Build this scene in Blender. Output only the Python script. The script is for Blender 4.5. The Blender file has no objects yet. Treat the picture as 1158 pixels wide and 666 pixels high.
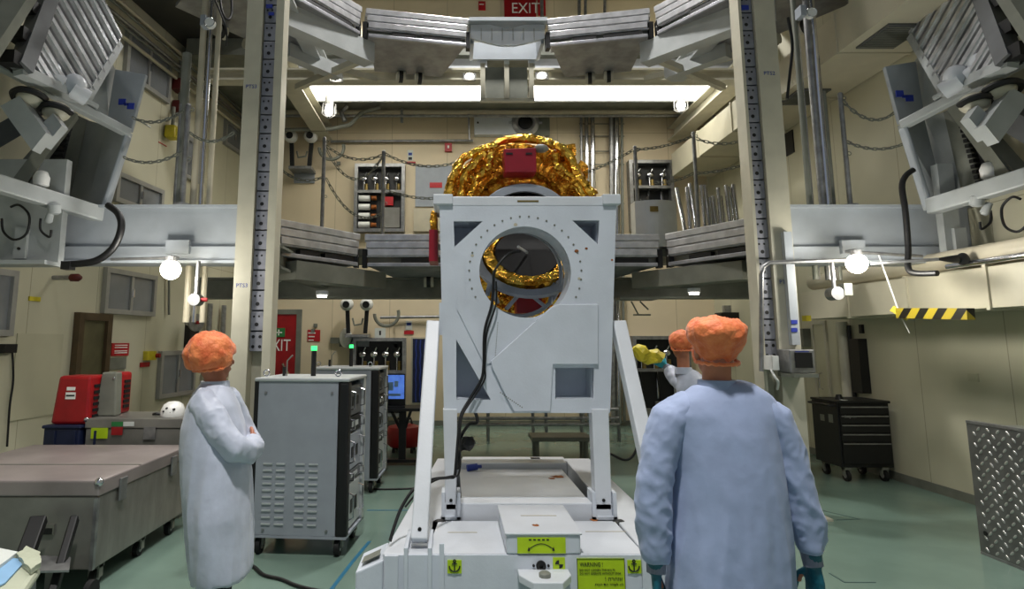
import bpy, bmesh, math, random
from mathutils import Vector, Matrix, noise
random.seed(7)
SC = bpy.context.scene
COL = SC.collection
PI = math.pi
V = Vector
# ------------------------------------------------------------ camera
F, CX, CY = 700.0, 511.0, 286.0
PITCH = math.atan(100.0/700.0)
CT, ST = math.cos(PITCH), math.sin(PITCH)
CAMH = 1.7
cd = bpy.data.cameras.new('camera'); cam = bpy.data.objects.new('camera', cd); COL.objects.link(cam)
cam.location = (0, 0, CAMH); cam.rotation_euler = (PI/2+PITCH, 0, 0)
cd.sensor_width = 36.0; cd.lens = 36.0*F/1158.0
cd.shift_x = (579.0-CX)/1158.0; cd.shift_y = -(333.0-CY)/1158.0
cd.clip_start = 0.05; cd.clip_end = 200
SC.camera = cam
SC.view_settings.view_transform = 'Standard'; SC.view_settings.look = 'None'
SC.view_settings.gamma = 1.0; SC.view_settings.use_curve_mapping = False
def ray(px, py):
    u = (px-CX)/F; v = (py-CY)/F
    return V((u, CT+v*ST, ST-v*CT))
def P(px, py, Y):                     # photo pixel -> world point at distance Y
    d = ray(px, py); t = Y/d.y
    return V((d.x*t, Y, CAMH+d.z*t))
def PZ(px, py, z):
    d = ray(px, py); t = (z-CAMH)/d.z
    return V((d.x*t, d.y*t, z))
def PX(px, py, X):
    d = ray(px, py); t = X/d.x
    return V((X, d.y*t, CAMH+d.z*t))
def PL(px, py):                       # on the left wall
    d = ray(px, py); t = -5.8/(d.x-0.1*d.y)
    return V((d.x*t, d.y*t, CAMH+d.z*t))
# ------------------------------------------------------------ materials
def lin(c):
    c = c/255.0
    return c/12.92 if c <= 0.04045 else ((c+0.055)/1.055)**2.4
def rgb(t): return (lin(t[0]), lin(t[1]), lin(t[2]), 1)
MATS = {}
def mat(name, col, rough=0.5, metal=0.0, var=0.12, scale=6.0, bump=0.0, bscale=30.0, col2=None, spec=0.5, emit=None, estr=0.0, alpha=1.0, trans=0.0, sheen=0.0, stretch=None):
    m = bpy.data.materials.new(name); m.use_nodes = True; MATS[name] = m
    nt = m.node_tree; b = nt.nodes['Principled BSDF']
    b.inputs['Roughness'].default_value = rough; b.inputs['Metallic'].default_value = metal
    b.inputs['Specular IOR Level'].default_value = spec
    b.inputs['Sheen Weight'].default_value = sheen
    b.inputs['Transmission Weight'].default_value = trans
    b.inputs['Alpha'].default_value = alpha
    tc = nt.nodes.new('ShaderNodeTexCoord'); mp = nt.nodes.new('ShaderNodeMapping')
    nt.links.new(tc.outputs['Object'], mp.inputs['Vector'])
    if stretch: mp.inputs['Scale'].default_value = stretch
    n = nt.nodes.new('ShaderNodeTexNoise'); n.inputs['Scale'].default_value = scale; n.inputs['Detail'].default_value = 5
    nt.links.new(mp.outputs['Vector'], n.inputs['Vector'])
    r = nt.nodes.new('ShaderNodeValToRGB'); nt.links.new(n.outputs['Fac'], r.inputs['Fac'])
    c = rgb(col)
    if col2: c0, c1 = rgb(col2), c
    else:
        c0 = tuple(x*(1-var) for x in c[:3])+(1,); c1 = tuple(min(1, x*(1+var)) for x in c[:3])+(1,)
    r.color_ramp.elements[0].position = 0.35; r.color_ramp.elements[0].color = c0
    r.color_ramp.elements[1].position = 0.65; r.color_ramp.elements[1].color = c1
    nt.links.new(r.outputs['Color'], b.inputs['Base Color'])
    if bump > 0:
        n2 = nt.nodes.new('ShaderNodeTexNoise'); n2.inputs['Scale'].default_value = bscale; n2.inputs['Detail'].default_value = 4
        nt.links.new(mp.outputs['Vector'], n2.inputs['Vector'])
        bu = nt.nodes.new('ShaderNodeBump'); bu.inputs['Strength'].default_value = bump; bu.inputs['Distance'].default_value = 0.02
        nt.links.new(n2.outputs['Fac'], bu.inputs['Height']); nt.links.new(bu.outputs['Normal'], b.inputs['Normal'])
    if emit:
        b.inputs['Emission Color'].default_value = rgb(emit); b.inputs['Emission Strength'].default_value = estr
    return m
mat('wall_paint', (212, 198, 158), 0.6, 0, 0.05, 1.5, 0.05, 80)
mat('wall_lower', (190, 186, 160), 0.6, 0, 0.06, 1.5, 0.05, 80)
mat('cream_steel', (186, 182, 164), 0.45, 0, 0.07, 4)
mat('grey_steel', (168, 172, 172), 0.45, 0, 0.10, 3, 0.05, 40)
mat('blue_steel', (162, 168, 174), 0.45, 0, 0.08, 3, 0.05, 40)
mat('dim_steel', (118, 120, 110), 0.5, 0.1, 0.15, 4)
mat('galv', (150, 150, 150), 0.38, 0.75, 0.2, 12)
mat('alu', (172, 172, 178), 0.34, 0.55, 0.14, 8, 0.08, 60, stretch=(1, 1, 1))
mat('alu_dull', (150, 150, 152), 0.45, 0.6, 0.2, 5)
mat('chrome', (215, 215, 220), 0.15, 1.0, 0.05, 8)
mat('dark', (22, 22, 24), 0.5, 0, 0.2, 8)
mat('black', (10, 10, 11), 0.5, 0, 0.2, 8)
mat('rubber', (16, 16, 16), 0.7, 0, 0.2, 8)
mat('white_paint', (212, 216, 222), 0.4, 0, 0.05, 3, 0.05, 50)
mat('white_plate', (205, 211, 220), 0.42, 0, 0.06, 3, 0.05, 50)
mat('white_plastic', (225, 225, 222), 0.35, 0, 0.04, 6)
mat('rack_panel', (150, 156, 164), 0.5, 0, 0.05, 5, 0.03, 200)
mat('rack_frame', (196, 200, 200), 0.35, 0.3, 0.05, 5)
mat('case_metal', (140, 138, 132), 0.42, 0.55, 0.16, 3, 0.05, 20, stretch=(1, 3, 1))
mat('case_top', (150, 140, 138), 0.45, 0.4, 0.16, 2.2)
mat('red', (150, 16, 22), 0.4, 0, 0.12, 6)
mat('red_box', (140, 18, 34), 0.35, 0, 0.12, 6)
mat('red_sign', (176, 26, 34), 0.4, 0, 0.05, 6)
mat('navy', (20, 30, 62), 0.5, 0, 0.2, 6)
mat('gold', (255, 214, 96), 0.14, 1.0, 0.25, 9, 0.5, 30, col2=(228, 160, 48))
mat('amber', (238, 176, 62), 0.2, 0.95, 0.3, 14, 0.8, 34, col2=(150, 84, 18))
mat('skin', (176, 112, 84), 0.5, 0, 0.1, 20)
mat('hairdark', (50, 38, 30), 0.7, 0, 0.3, 60, 0.6, 200)
mat('orange_cap', (244, 140, 80), 0.6, 0, 0.2, 16, 0.5, 40, sheen=0.2, col2=(218, 100, 48))
mat('coat', (146, 160, 192), 0.75, 0, 0.06, 10, 0.22, 7, sheen=0.15)
mat('coat_pale', (184, 190, 206), 0.5, 0, 0.08, 10, 0.3, 8, sheen=0.2)
mat('dark_red', (84, 22, 20), 0.45, 0, 0.1, 6)
mat('alu_bright', (205, 205, 208), 0.3, 0.6, 0.14, 8, 0.1, 50)
mat('knit', (128, 132, 148), 0.85, 0, 0.1, 60, 0.4, 160, stretch=(3, 3, .3))
mat('trouser', (18, 20, 30), 0.8, 0, 0.15, 20, 0.2, 60)
mat('glove', (10, 88, 104), 0.45, 0, 0.15, 20, 0.2, 60)
mat('glove_cyan', (40, 160, 180), 0.45, 0, 0.1, 20)
mat('yellow', (200, 184, 40), 0.45, 0, 0.15, 10)
mat('lime', (176, 206, 20), 0.5, 0, 0.06, 10)
mat('green', (40, 120, 60), 0.5, 0, 0.1, 10)
mat('rust', (150, 84, 26), 0.7, 0, 0.35, 30)
mat('paper', (205, 209, 204), 0.7, 0, 0.04, 10)
mat('blue_paper', (130, 170, 205), 0.7, 0, 0.06, 10)
mat('cream_cloth', (176, 180, 158), 0.7, 0, 0.06, 4, 0.2, 10)
mat('glass_pane', (128, 132, 136), 0.25, 0.1, 0.10, 3)
mat('window_frame', (160, 160, 156), 0.4, 0.3, 0.08, 6)
mat('brown_frame', (78, 62, 40), 0.6, 0, 0.15, 6)
mat('olive_door', (92, 88, 62), 0.5, 0.0, 0.2, 3)
mat('duct', (196, 190, 168), 0.5, 0, 0.05, 3)
mat('pipe_cream', (190, 182, 160), 0.4, 0, 0.06, 5)
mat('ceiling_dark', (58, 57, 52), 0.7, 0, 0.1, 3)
mat('plan_grey', (96, 98, 100), 0.5, 0.2, 0.1, 5)
mat('blue_tape', (30, 50, 150), 0.5, 0, 0.1, 5)
mat('tape_floor', (30, 100, 130), 0.5, 0, 0.1, 5)
mat('tape_dark', (50, 76, 74), 0.5, 0, 0.1, 5)
mat('ink', (20, 22, 20), 0.6, 0, 0.05, 5)
mat('ink_white', (238, 238, 232), 0.6, 0, 0.03, 5)
mat('ink_red', (170, 20, 20), 0.6, 0, 0.03, 5)
mat('ink_blue', (40, 60, 140), 0.6, 0, 0.03, 5)
mat('tread_base', (112, 112, 110), 0.42, 0.55, 0.18, 8)
mat('tread_bump', (196, 196, 192), 0.28, 0.7, 0.1, 8)
mat('bulb', (255, 244, 214), 0.3, 0, 0, 5, emit=(255, 246, 224), estr=26)
mat('soffit_glow', (255, 255, 250), 0.3, 0, 0, 5, emit=(255, 252, 240), estr=7.5)  # emission stands in for lamplight on the white soffit
mat('led_green', (60, 240, 120), 0.3, 0, 0, 5, emit=(60, 255, 120), estr=2.2)
mat('led_soft', (255, 250, 235), 0.3, 0, 0, 5, emit=(255, 250, 235), estr=9)
mat('screen', (80, 120, 210), 0.3, 0, 0.6, 9, emit=(74, 110, 190), estr=0.9)
mat('glass_clear', (235, 240, 240), 0.05, 0, 0, 5, trans=0.9, alpha=1)
# ------------------------------------------------------------ mesh building
ORG = {}
def clip(poly, n, d):            # keep the part of a 3D polygon with p.n >= d
    out = []
    for i in range(len(poly)):
        a, b = poly[i], poly[(i+1)%len(poly)]; da, db = a.dot(n)-d, b.dot(n)-d
        if da >= 0: out.append(a)
        if da*db < 0: out.append(a.lerp(b, da/(da-db)))
    return out
class MB:
    def __init__(s): s.v = []; s.f = []; s.m = []; s.cur = 0
    def add(s, vs, fs):
        o = len(s.v); s.v += [V(x) for x in vs]
        for f in fs: s.f.append([o+i for i in f]); s.m.append(s.cur)
        return s
    def box(s, x0, x1, y0, y1, z0, z1):
        if x0 > x1: x0, x1 = x1, x0
        if y0 > y1: y0, y1 = y1, y0
        if z0 > z1: z0, z1 = z1, z0
        return s.add([(x0,y0,z0),(x1,y0,z0),(x1,y1,z0),(x0,y1,z0),(x0,y0,z1),(x1,y0,z1),(x1,y1,z1),(x0,y1,z1)],
                     [(0,3,2,1),(4,5,6,7),(0,1,5,4),(1,2,6,5),(2,3,7,6),(3,0,4,7)])
    def obox(s, c, sx, sy, sz, M=None):          # oriented box about centre c
        M = M or Matrix.Identity(3); c = V(c)
        vs = [c + M @ V((a*sx/2, b*sy/2, d*sz/2)) for d in (-1,1) for a, b in ((-1,-1),(1,-1),(1,1),(-1,1))]
        return s.add(vs, [(0,3,2,1),(4,5,6,7),(0,1,5,4),(1,2,6,5),(2,3,7,6),(3,0,4,7)])
    def bar(s, p, q, w, h, up=(0,0,1)):
        p = V(p); q = V(q); d = (q-p); L = d.length; d.normalize(); up = V(up)
        if abs(d.dot(up)) > .98: up = V((0,1,0))
        x = d.cross(up).normalized(); z = x.cross(d).normalized()
        M = Matrix((x, d, z)).transposed()
        return s.obox((p+q)/2, w, L, h, M)
    def cyl(s, p, q, r, n=12, r2=None):
        p = V(p); q = V(q); d = (q-p).normalized(); r2 = r if r2 is None else r2
        a = d.orthogonal().normalized(); b = d.cross(a)
        vs = [p+(a*math.cos(2*PI*i/n)+b*math.sin(2*PI*i/n))*r for i in range(n)]+[q+(a*math.cos(2*PI*i/n)+b*math.sin(2*PI*i/n))*r2 for i in range(n)]
        fs = [(i,(i+1)%n,n+(i+1)%n,n+i) for i in range(n)]+[tuple(range(n-1,-1,-1)),tuple(range(n,2*n))]
        return s.add(vs, fs)
    def loft(s, rings, close=True):              # rings: lists of points of the same length
        n = len(rings[0]); vs = [p for r in rings for p in r]; fs = []
        for k in range(len(rings)-1):
            for i in range(n): fs.append((k*n+i, k*n+(i+1)%n, (k+1)*n+(i+1)%n, (k+1)*n+i))
        if close: fs += [tuple(range(n-1,-1,-1)), tuple((len(rings)-1)*n+i for i in range(n))]
        return s.add(vs, fs)
    def tube(s, pts, r, n=8):
        pts = [V(p) for p in pts]; rs = r if isinstance(r, (list, tuple)) else [r]*len(pts)
        rings = []; a = None
        for i, p in enumerate(pts):
            d = (pts[min(i+1, len(pts)-1)]-pts[max(i-1, 0)]).normalized()
            a = d.orthogonal().normalized() if a is None else (a-d*a.dot(d)).normalized()
            b = d.cross(a); rings.append([p+(a*math.cos(2*PI*k/n)+b*math.sin(2*PI*k/n))*rs[i] for k in range(n)])
        return s.loft(rings)
    def etube(s, pts, rad, side, n=20):          # elliptic tube; rad = (across side, other way)
        pts = [V(p) for p in pts]; rings = []; side = V(side)
        for i, p in enumerate(pts):
            d = (pts[min(i+1, len(pts)-1)]-pts[max(i-1, 0)]).normalized()
            a = (side-d*side.dot(d)).normalized(); b = d.cross(a); ra, rb = rad[i]
            rings.append([p+a*math.cos(2*PI*k/n)*ra+b*math.sin(2*PI*k/n)*rb for k in range(n)])
        return s.loft(rings)
    def sphere(s, c, r, nu=16, nv=10, M=None):
        c = V(c); rr = (r, r, r) if not isinstance(r, (tuple, list)) else r; vs = []; fs = []
        M = M or Matrix.Identity(3)
        vs.append(c+M@V((0,0,-rr[2])))
        for j in range(1, nv):
            t = -PI/2+PI*j/nv
            for i in range(nu):
                a = 2*PI*i/nu; vs.append(c+M@V((rr[0]*math.cos(t)*math.cos(a), rr[1]*math.cos(t)*math.sin(a), rr[2]*math.sin(t))))
        vs.append(c+M@V((0,0,rr[2])))
        for i in range(nu): fs.append((0, 1+(i+1)%nu, 1+i))
        for j in range(nv-2):
            for i in range(nu): fs.append((1+j*nu+i, 1+j*nu+(i+1)%nu, 1+(j+1)*nu+(i+1)%nu, 1+(j+1)*nu+i))
        L = 1+(nv-2)*nu
        for i in range(nu): fs.append((L+i, L+(i+1)%nu, len(vs)-1))
        return s.add(vs, fs)
    def lathe(s, prof, c, axis=(0,0,1), n=24):   # prof: (radius, along)
        c = V(c); d = V(axis).normalized(); a = d.orthogonal().normalized(); b = d.cross(a)
        rings = [[c+d*h+(a*math.cos(2*PI*i/n)+b*math.sin(2*PI*i/n))*max(r, 1e-4) for i in range(n)] for r, h in prof]
        return s.loft(rings, True)
    def ring(s, c, R, r, axis, n=28, k=8, a0=0, a1=2*PI):
        c = V(c); d = V(axis).normalized(); a = V((1,0,0)) if abs(d.x) < .9 else V((0,1,0)); a = (a-d*a.dot(d)).normalized(); b = d.cross(a)
        full = abs(a1-a0) > 2*PI-1e-3; N = n if full else n+1
        rings = []
        for i in range(N):
            t = a0+(a1-a0)*i/n; e = a*math.cos(t)+b*math.sin(t)
            rings.append([c+e*(R+r*math.cos(2*PI*j/k))+d*r*math.sin(2*PI*j/k) for j in range(k)])
        if full: rings.append(rings[0])
        return s.loft(rings, not full)
    def slab(s, pts, th, nrm=None):              # polygon of 3D points with thickness along its normal
        pts = [V(p) for p in pts]
        if nrm is None:
            nrm = V((0,0,0))
            for i in range(len(pts)): nrm += pts[i].cross(pts[(i+1)%len(pts)])
        nrm = V(nrm).normalized()*th; n = len(pts)
        vs = pts+[p+nrm for p in pts]
        fs = [tuple(range(n-1,-1,-1)), tuple(range(n,2*n))]+[(i,(i+1)%n,n+(i+1)%n,n+i) for i in range(n)]
        return s.add(vs, fs)
    def build(s, name, mats, parent=None, smooth=False, bevel=0.0, origin=None):
        if not isinstance(mats, (list, tuple)): mats = [mats]
        me = bpy.data.meshes.new(name); o = bpy.data.objects.new(name, me); COL.objects.link(o)
        if parent is not None: org = ORG[parent]; o.parent = parent
        elif origin is not None: org = V(origin)
        else:
            xs = [p.x for p in s.v]; ys = [p.y for p in s.v]; zs = [p.z for p in s.v]
            org = V(((min(xs)+max(xs))/2, (min(ys)+max(ys))/2, min(zs)))
        if parent is None: o.location = org
        ORG[o] = org
        me.from_pydata([tuple(p-org) for p in s.v], [], s.f)
        for m in mats: me.materials.append(MATS[m] if isinstance(m, str) else m)
        for p, mi in zip(me.polygons, s.m): p.material_index = mi; p.use_smooth = smooth
        bm = bmesh.new(); bm.from_mesh(me); bmesh.ops.recalc_face_normals(bm, faces=bm.faces); bm.to_mesh(me); bm.free()
        if smooth: 
            try: me.set_sharp_from_angle(angle=math.radians(50))
            except Exception: pass
        if bevel > 0:
            md = o.modifiers.new('bevel', 'BEVEL'); md.width = bevel; md.segments = 2; md.limit_method = 'ANGLE'; md.angle_limit = math.radians(40)
        return o
def tag(o, label=None, cat=None, group=None, kind=None):
    if label: o['label'] = label
    if cat: o['category'] = cat
    if group: o['group'] = group
    if kind: o['kind'] = kind
    return o
def thing(name, label, cat, loc, group=None):
    o = bpy.data.objects.new(name, None); COL.objects.link(o); o.empty_display_size = .1
    o.location = loc; ORG[o] = V(loc)
    return tag(o, label, cat, group)
def struct(name, mb, m, label=None, parent=None, **k):
    o = mb.build(name, m, parent, **k)
    if parent is None:
        o['kind'] = 'structure'
        if label: o['label'] = label
    return o
def dup(root, offset, rotz=0, label=None, group=None):
    def rec(o, par):
        c = o.copy(); COL.objects.link(c); c.parent = par; ORG[c] = ORG[o]
        for ch in list(o.children): rec(ch, c)
        return c
    r = rec(root, None); r.location = V(root.location)+V(offset); r.rotation_euler.z += rotz
    ORG[r] = V(r.location)
    if label: r['label'] = label
    if group: r['group'] = group
    return r
def text(name, s, loc, size, m, parent, rot=(PI/2, 0, 0), width=None, align='CENTER', ext=0.0008):
    cu = bpy.data.curves.new(name, 'FONT'); cu.body = s; cu.size = size; cu.align_x = align; cu.align_y = 'CENTER'; cu.extrude = ext; cu.resolution_u = 2
    t = bpy.data.objects.new('t', cu); COL.objects.link(t)
    bpy.context.view_layer.update()
    me = bpy.data.meshes.new_from_object(t.evaluated_get(bpy.context.evaluated_depsgraph_get()))
    bpy.data.objects.remove(t); bpy.data.curves.remove(cu)
    if len(me.vertices) == 0: return None
    if width:
        xs = [v.co.x for v in me.vertices]; k = width/(max(xs)-min(xs))
        for v in me.vertices: v.co.x *= k
    o = bpy.data.objects.new(name, me); COL.objects.link(o); me.materials.clear(); me.materials.append(MATS[m])
    org = ORG[parent] if parent is not None else V((0,0,0))
    o.rotation_euler = rot
    if parent is not None: o.parent = parent
    o.location = V(loc)-org
    return o
def holes(name, outer, inners, y0, y1, m, parent, bevel=0.0):    # plate in the XZ plane with holes, between y0 and y1
    cu = bpy.data.curves.new(name, 'CURVE'); cu.dimensions = '2D'; cu.fill_mode = 'BOTH'; cu.extrude = (y1-y0)/2
    for poly in [outer]+inners:
        sp = cu.splines.new('POLY'); sp.points.add(len(poly)-1)
        for i, p in enumerate(poly): sp.points[i].co = (p[0], p[1], 0, 1)
        sp.use_cyclic_u = True
    t = bpy.data.objects.new('t', cu); COL.objects.link(t); bpy.context.view_layer.update()
    me = bpy.data.meshes.new_from_object(t.evaluated_get(bpy.context.evaluated_depsgraph_get()))
    bpy.data.objects.remove(t); bpy.data.curves.remove(cu)
    org = ORG[parent] if parent is not None else V((0,0,0))
    for v in me.vertices:
        x, z, d = v.co; v.co = V((x, (y0+y1)/2-d, z))-org
    bm = bmesh.new(); bm.from_mesh(me); bmesh.ops.remove_doubles(bm, verts=bm.verts, dist=1e-5); bmesh.ops.recalc_face_normals(bm, faces=bm.faces); bm.to_mesh(me); bm.free()
    me.materials.clear(); me.materials.append(MATS[m])
    o = bpy.data.objects.new(name, me); COL.objects.link(o)
    if parent is not None: o.parent = parent; ORG[o] = ORG[parent]
    else: ORG[o] = org
    return o
def xz(pts, Y): return [(P(a, b, Y).x, P(a, b, Y).z) for a, b in pts]
def ctube(pts, r, sub=6, n=8):                   # smooth tube through points (Catmull-Rom)
    pts = [V(p) for p in pts]; out = []
    for i in range(len(pts)-1):
        p0 = pts[max(i-1,0)]; p1 = pts[i]; p2 = pts[i+1]; p3 = pts[min(i+2,len(pts)-1)]
        for k in range(sub):
            t = k/sub
            out.append(0.5*((2*p1)+(p2-p0)*t+(2*p0-5*p1+4*p2-p3)*t*t+(-p0+3*p1-3*p2+p3)*t**3))
    out.append(pts[-1])
    return MB().tube(out, r, n)
ORDN = ['first','second','third','fourth','fifth','sixth','seventh','eighth','ninth','tenth','eleventh','twelfth']
# ============================================================ room shell
YB, XR, ZC = 13.0, 5.50, 9.6
def lwx(y): return -5.8+0.1*y
def wall_mat(name, c1, vertical='x'):
    m = mat(name, c1, 0.6, 0, 0.05, 1.2)
    nt = m.node_tree; b = nt.nodes['Principled BSDF']
    src = b.inputs['Base Color'].links[0].from_socket
    tc = nt.nodes.new('ShaderNodeTexCoord'); sx = nt.nodes.new('ShaderNodeSeparateXYZ'); nt.links.new(tc.outputs['Object'], sx.inputs[0])
    cb = nt.nodes.new('ShaderNodeCombineXYZ'); nt.links.new(sx.outputs['X' if vertical == 'x' else 'Y'], cb.inputs['X']); nt.links.new(sx.outputs['Z'], cb.inputs['Y'])
    br = nt.nodes.new('ShaderNodeTexBrick'); nt.links.new(cb.outputs[0], br.inputs['Vector'])
    br.inputs['Color1'].default_value = (1,1,1,1); br.inputs['Color2'].default_value = (.95,.95,.94,1); br.inputs['Mortar'].default_value = (.62,.60,.55,1)
    br.inputs['Scale'].default_value = 1; br.inputs['Mortar Size'].default_value = .006; br.inputs['Brick Width'].default_value = 1.2; br.inputs['Row Height'].default_value = 3.1
    br.offset = 0
    mx = nt.nodes.new('ShaderNodeMix'); mx.data_type = 'RGBA'; mx.blend_type = 'MULTIPLY'; mx.inputs[0].default_value = 1
    nt.links.new(src, mx.inputs[6]); nt.links.new(br.outputs['Color'], mx.inputs[7]); nt.links.new(mx.outputs[2], b.inputs['Base Color'])
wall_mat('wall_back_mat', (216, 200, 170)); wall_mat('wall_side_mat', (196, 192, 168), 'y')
# floor: glossy green epoxy
m = mat('floor_mat', (112, 134, 122), 0.22, 0, 0.10, 1.6, 0.02, 8, spec=0.5)
fl = MB().box(-7, 7, -3, YB+.3, -.2, 0)
struct('floor', fl, 'floor_mat', 'glossy pale green epoxy floor')
struct('wall_back', MB().box(-6, XR+.3, YB, YB+.3, 0, ZC), 'wall_back_mat', 'cream panelled back wall')
struct('wall_right', MB().box(XR, XR+.3, -3, YB, 0, ZC), 'wall_side_mat', 'cream right side wall')
lw = MB().slab([(lwx(-3),-3,0),(lwx(-3),-3,ZC),(lwx(YB),YB,ZC),(lwx(YB),YB,0)], .3, (-1, .1, 0))
struct('wall_left', lw, 'wall_side_mat', 'cream left side wall')
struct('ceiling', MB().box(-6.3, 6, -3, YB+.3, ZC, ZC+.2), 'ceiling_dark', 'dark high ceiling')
bs = MB().box(XR-.015, XR-.001, 0, YB-.01, 0, .1); struct('baseboard_right', bs, 'dim_steel', 'dark skirting strip')
bs = MB().box(lwx(YB)+.03, XR-.02, YB-.015, YB-.001, 0, .1); struct('baseboard_back', bs, 'dim_steel', 'dark skirting strip')
# ---- boxes on the left wall, from near-top and far-bottom pixels
UW = V((0.1, 1, 0)).normalized()
def lwall_slab(mb, y0, y1, z0, z1, d0, d1):
    n = V((1, -.1, 0)).normalized()
    a = V((lwx(y0), y0, 0))+n*d0; b = V((lwx(y1), y1, 0))+n*d0
    mb.slab([V((a.x,a.y,z0)), V((b.x,b.y,z0)), V((b.x,b.y,z1)), V((a.x,a.y,z1))], d1-d0, n)
    return mb
def lrect(tl, br): a = PL(*tl); b = PL(*br); return a.y, b.y, b.z, a.z
def left_window(i, tl, br, label, mull=1):
    y0, y1, z0, z1 = lrect(tl, br); w = .07
    fr = MB()
    for a, b, c, d in ((y0,y1,z0,z0+w),(y0,y1,z1-w,z1),(y0,y0+w,z0+w,z1-w),(y1-w,y1,z0+w,z1-w)): lwall_slab(fr, a, b, c, d, .002, .07)
    for k in range(mull):
        ym = y0+(y1-y0)*(k+1)/(mull+1); lwall_slab(fr, ym-.03, ym+.03, z0+w, z1-w, .002, .06)
    o = struct('window_%d' % i, fr, 'window_frame', label)
    pn = lwall_slab(MB(), y0+w, y1-w, z0+w, z1-w, .004, .03).build('pane', 'glass_pane', o)
    yh = (y0+y1)/2-.0; h = lwall_slab(MB(), yh-.012, yh+.012, (z0+z1)/2-.06, (z0+z1)/2+.06, .06, .09).build('handle', 'chrome', o)
left_window(1, (142, 31), (188, 118), 'upper high grey window on the left wall')
left_window(2, (129, 193), (180, 246), 'grey window half hidden behind the left girder')
left_window(3, (117, 302), (171, 358), 'grey framed window under the left girder')
left_window(4, (179, 397), (216, 445), 'low grey framed window behind the left person')
left_window(5, (-60, 296), (9, 380), 'grey window cut by the left edge', 2)
left_window(6, (253, 134), (271, 176), 'small far window seen beside the left column', 0)
left_window(7, (207, 152), (221, 208), 'narrow grey window behind the left pipes', 0)
# door on the left wall
y0, y1, _, z1 = lrect((84, 353), (116, 430))
fr = MB()
for a, b, c, d in ((y0,y0+.1,0,z1),(y1-.1,y1,0,z1),(y0+.1,y1-.1,z1-.1,z1)): lwall_slab(fr, a, b, c, d, .002, .09)
d1 = struct('door_1', fr, 'brown_frame', 'narrow olive door with dark brown frame')
lwall_slab(MB(), y0+.1, y1-.1, .01, z1-.1, .004, .04).build('door_leaf', 'olive_door', d1)
lwall_slab(MB(), y1-.17, y1-.14, .95, 1.1, .04, .09).build('handle', 'chrome', d1)
# exit door on back wall
def BW(px, py): p = P(px, py, YB); return p.x, p.z
x0, z1 = BW(296, 350); x1, _ = BW(342, 350)
fr = MB().box(x0, x0+.1, YB-.06, YB-.002, 0, z1).box(x1-.1, x1, YB-.06, YB-.002, 0, z1).box(x0+.1, x1-.1, YB-.06, YB-.002, z1-.1, z1)
d2 = struct('door_2', fr, 'dim_steel', 'red exit door on the back wall')
MB().box(x0+.1, x1-.1, YB-.04, YB-.003, .01, z1-.1).build('door_leaf', 'red', d2)
MB().box(*sorted((BW(309,376)[0], BW(323,376)[0])), YB-.052, YB-.041, BW(0,381)[1], BW(0,371)[1]).build('running_man_sign', 'green', d2)
mb = MB(); cx = (BW(309,376)[0]+BW(323,376)[0])/2; zz = (BW(0,381)[1]+BW(0,371)[1])/2
mb.box(cx-.07, cx+.07, YB-.056, YB-.053, zz-.012, zz+.012).box(cx-.012, cx+.012, YB-.056, YB-.053, zz-.06, zz+.06)
mb.build('sign_symbol', 'ink_white', d2)
text('lettering', 'EXIT', (P(315, 391, YB).x, YB-.045, P(315, 391, YB).z), .34, 'ink_white', d2, width=.5)
MB().cyl((x1-.2, YB-.06, 1.0), (x1-.35, YB-.09, 1.25), .02).build('handle', 'chrome', d2)
# side panel door in the right part of back wall / right wall
def rbox(mb, y0, y1, z0, z1, d0, d1): return mb.box(XR-d1, XR-d0, y0, y1, z0, z1)
a = PX(918, 360, XR); b = PX(948, 520, XR)
fr = MB(); ya, yb = b.y, a.y
rbox(fr, ya, ya+.05, 0, 2.0, .002, .03); rbox(fr, yb-.05, yb, 0, 2.0, .002, .03); rbox(fr, ya+.05, yb-.05, 1.95, 2.0, .002, .03)
d3 = struct('door_3', fr, 'cream_steel', 'cream flush service door behind the right column')
rbox(MB(), ya+.05, yb-.05, .01, 1.95, .002, .015).build('door_leaf', 'wall_lower', d3)
MB().tube([(XR-.015, ya+.2, 1.0), (XR-.06, ya+.2, 1.02), (XR-.06, ya+.2, 1.22), (XR-.015, ya+.2, 1.24)], .012).build('handle', 'chrome', d3)
# gallery slabs (upper walkway round the hall) with glowing soffits below
gal = MB().box(-4.55, XR-.01, 10.0, YB-.01, 6.55, 6.85)
g = gal.build('gallery_floor', 'dim_steel'); tag(g, 'upper gallery floor slab along the back wall', 'gallery floor')
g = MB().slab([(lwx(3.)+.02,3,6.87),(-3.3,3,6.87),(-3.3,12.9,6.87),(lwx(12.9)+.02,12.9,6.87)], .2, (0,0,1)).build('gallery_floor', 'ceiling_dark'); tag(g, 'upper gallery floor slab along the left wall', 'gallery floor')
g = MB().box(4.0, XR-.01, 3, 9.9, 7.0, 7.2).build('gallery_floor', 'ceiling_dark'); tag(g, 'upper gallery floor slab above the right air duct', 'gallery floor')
# white soffit under the back gallery; its glow stands in for lamplight
def glow_soffit(xa, xb, label):
    t = thing('glowing_soffit', label, 'soffit', ((xa+xb)/2, 10.9, 6.31), 'glowing soffits under the back gallery')
    MB().box(xa, xb, 10.2, 11.45, 6.33, 6.39).build('soffit_face', 'soffit_glow', t)
    mb = MB().box(xa, xb, 10.13, 10.2, 6.31, 6.54).box(xa, xb, 11.45, 11.52, 6.31, 6.54).box(xa-.05, xa, 10.13, 11.52, 6.31, 6.54).box(xb, xb+.05, 10.13, 11.52, 6.31, 6.54)
    mb.build('housing', 'white_paint', t)
glow_soffit(P(330,100,11).x, P(545,100,11).x, 'long white soffit with added glow left of the three hanger posts')
glow_soffit(P(601,100,11).x, P(815,100,11).x, 'long white soffit with added glow right of the three hanger posts')
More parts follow.
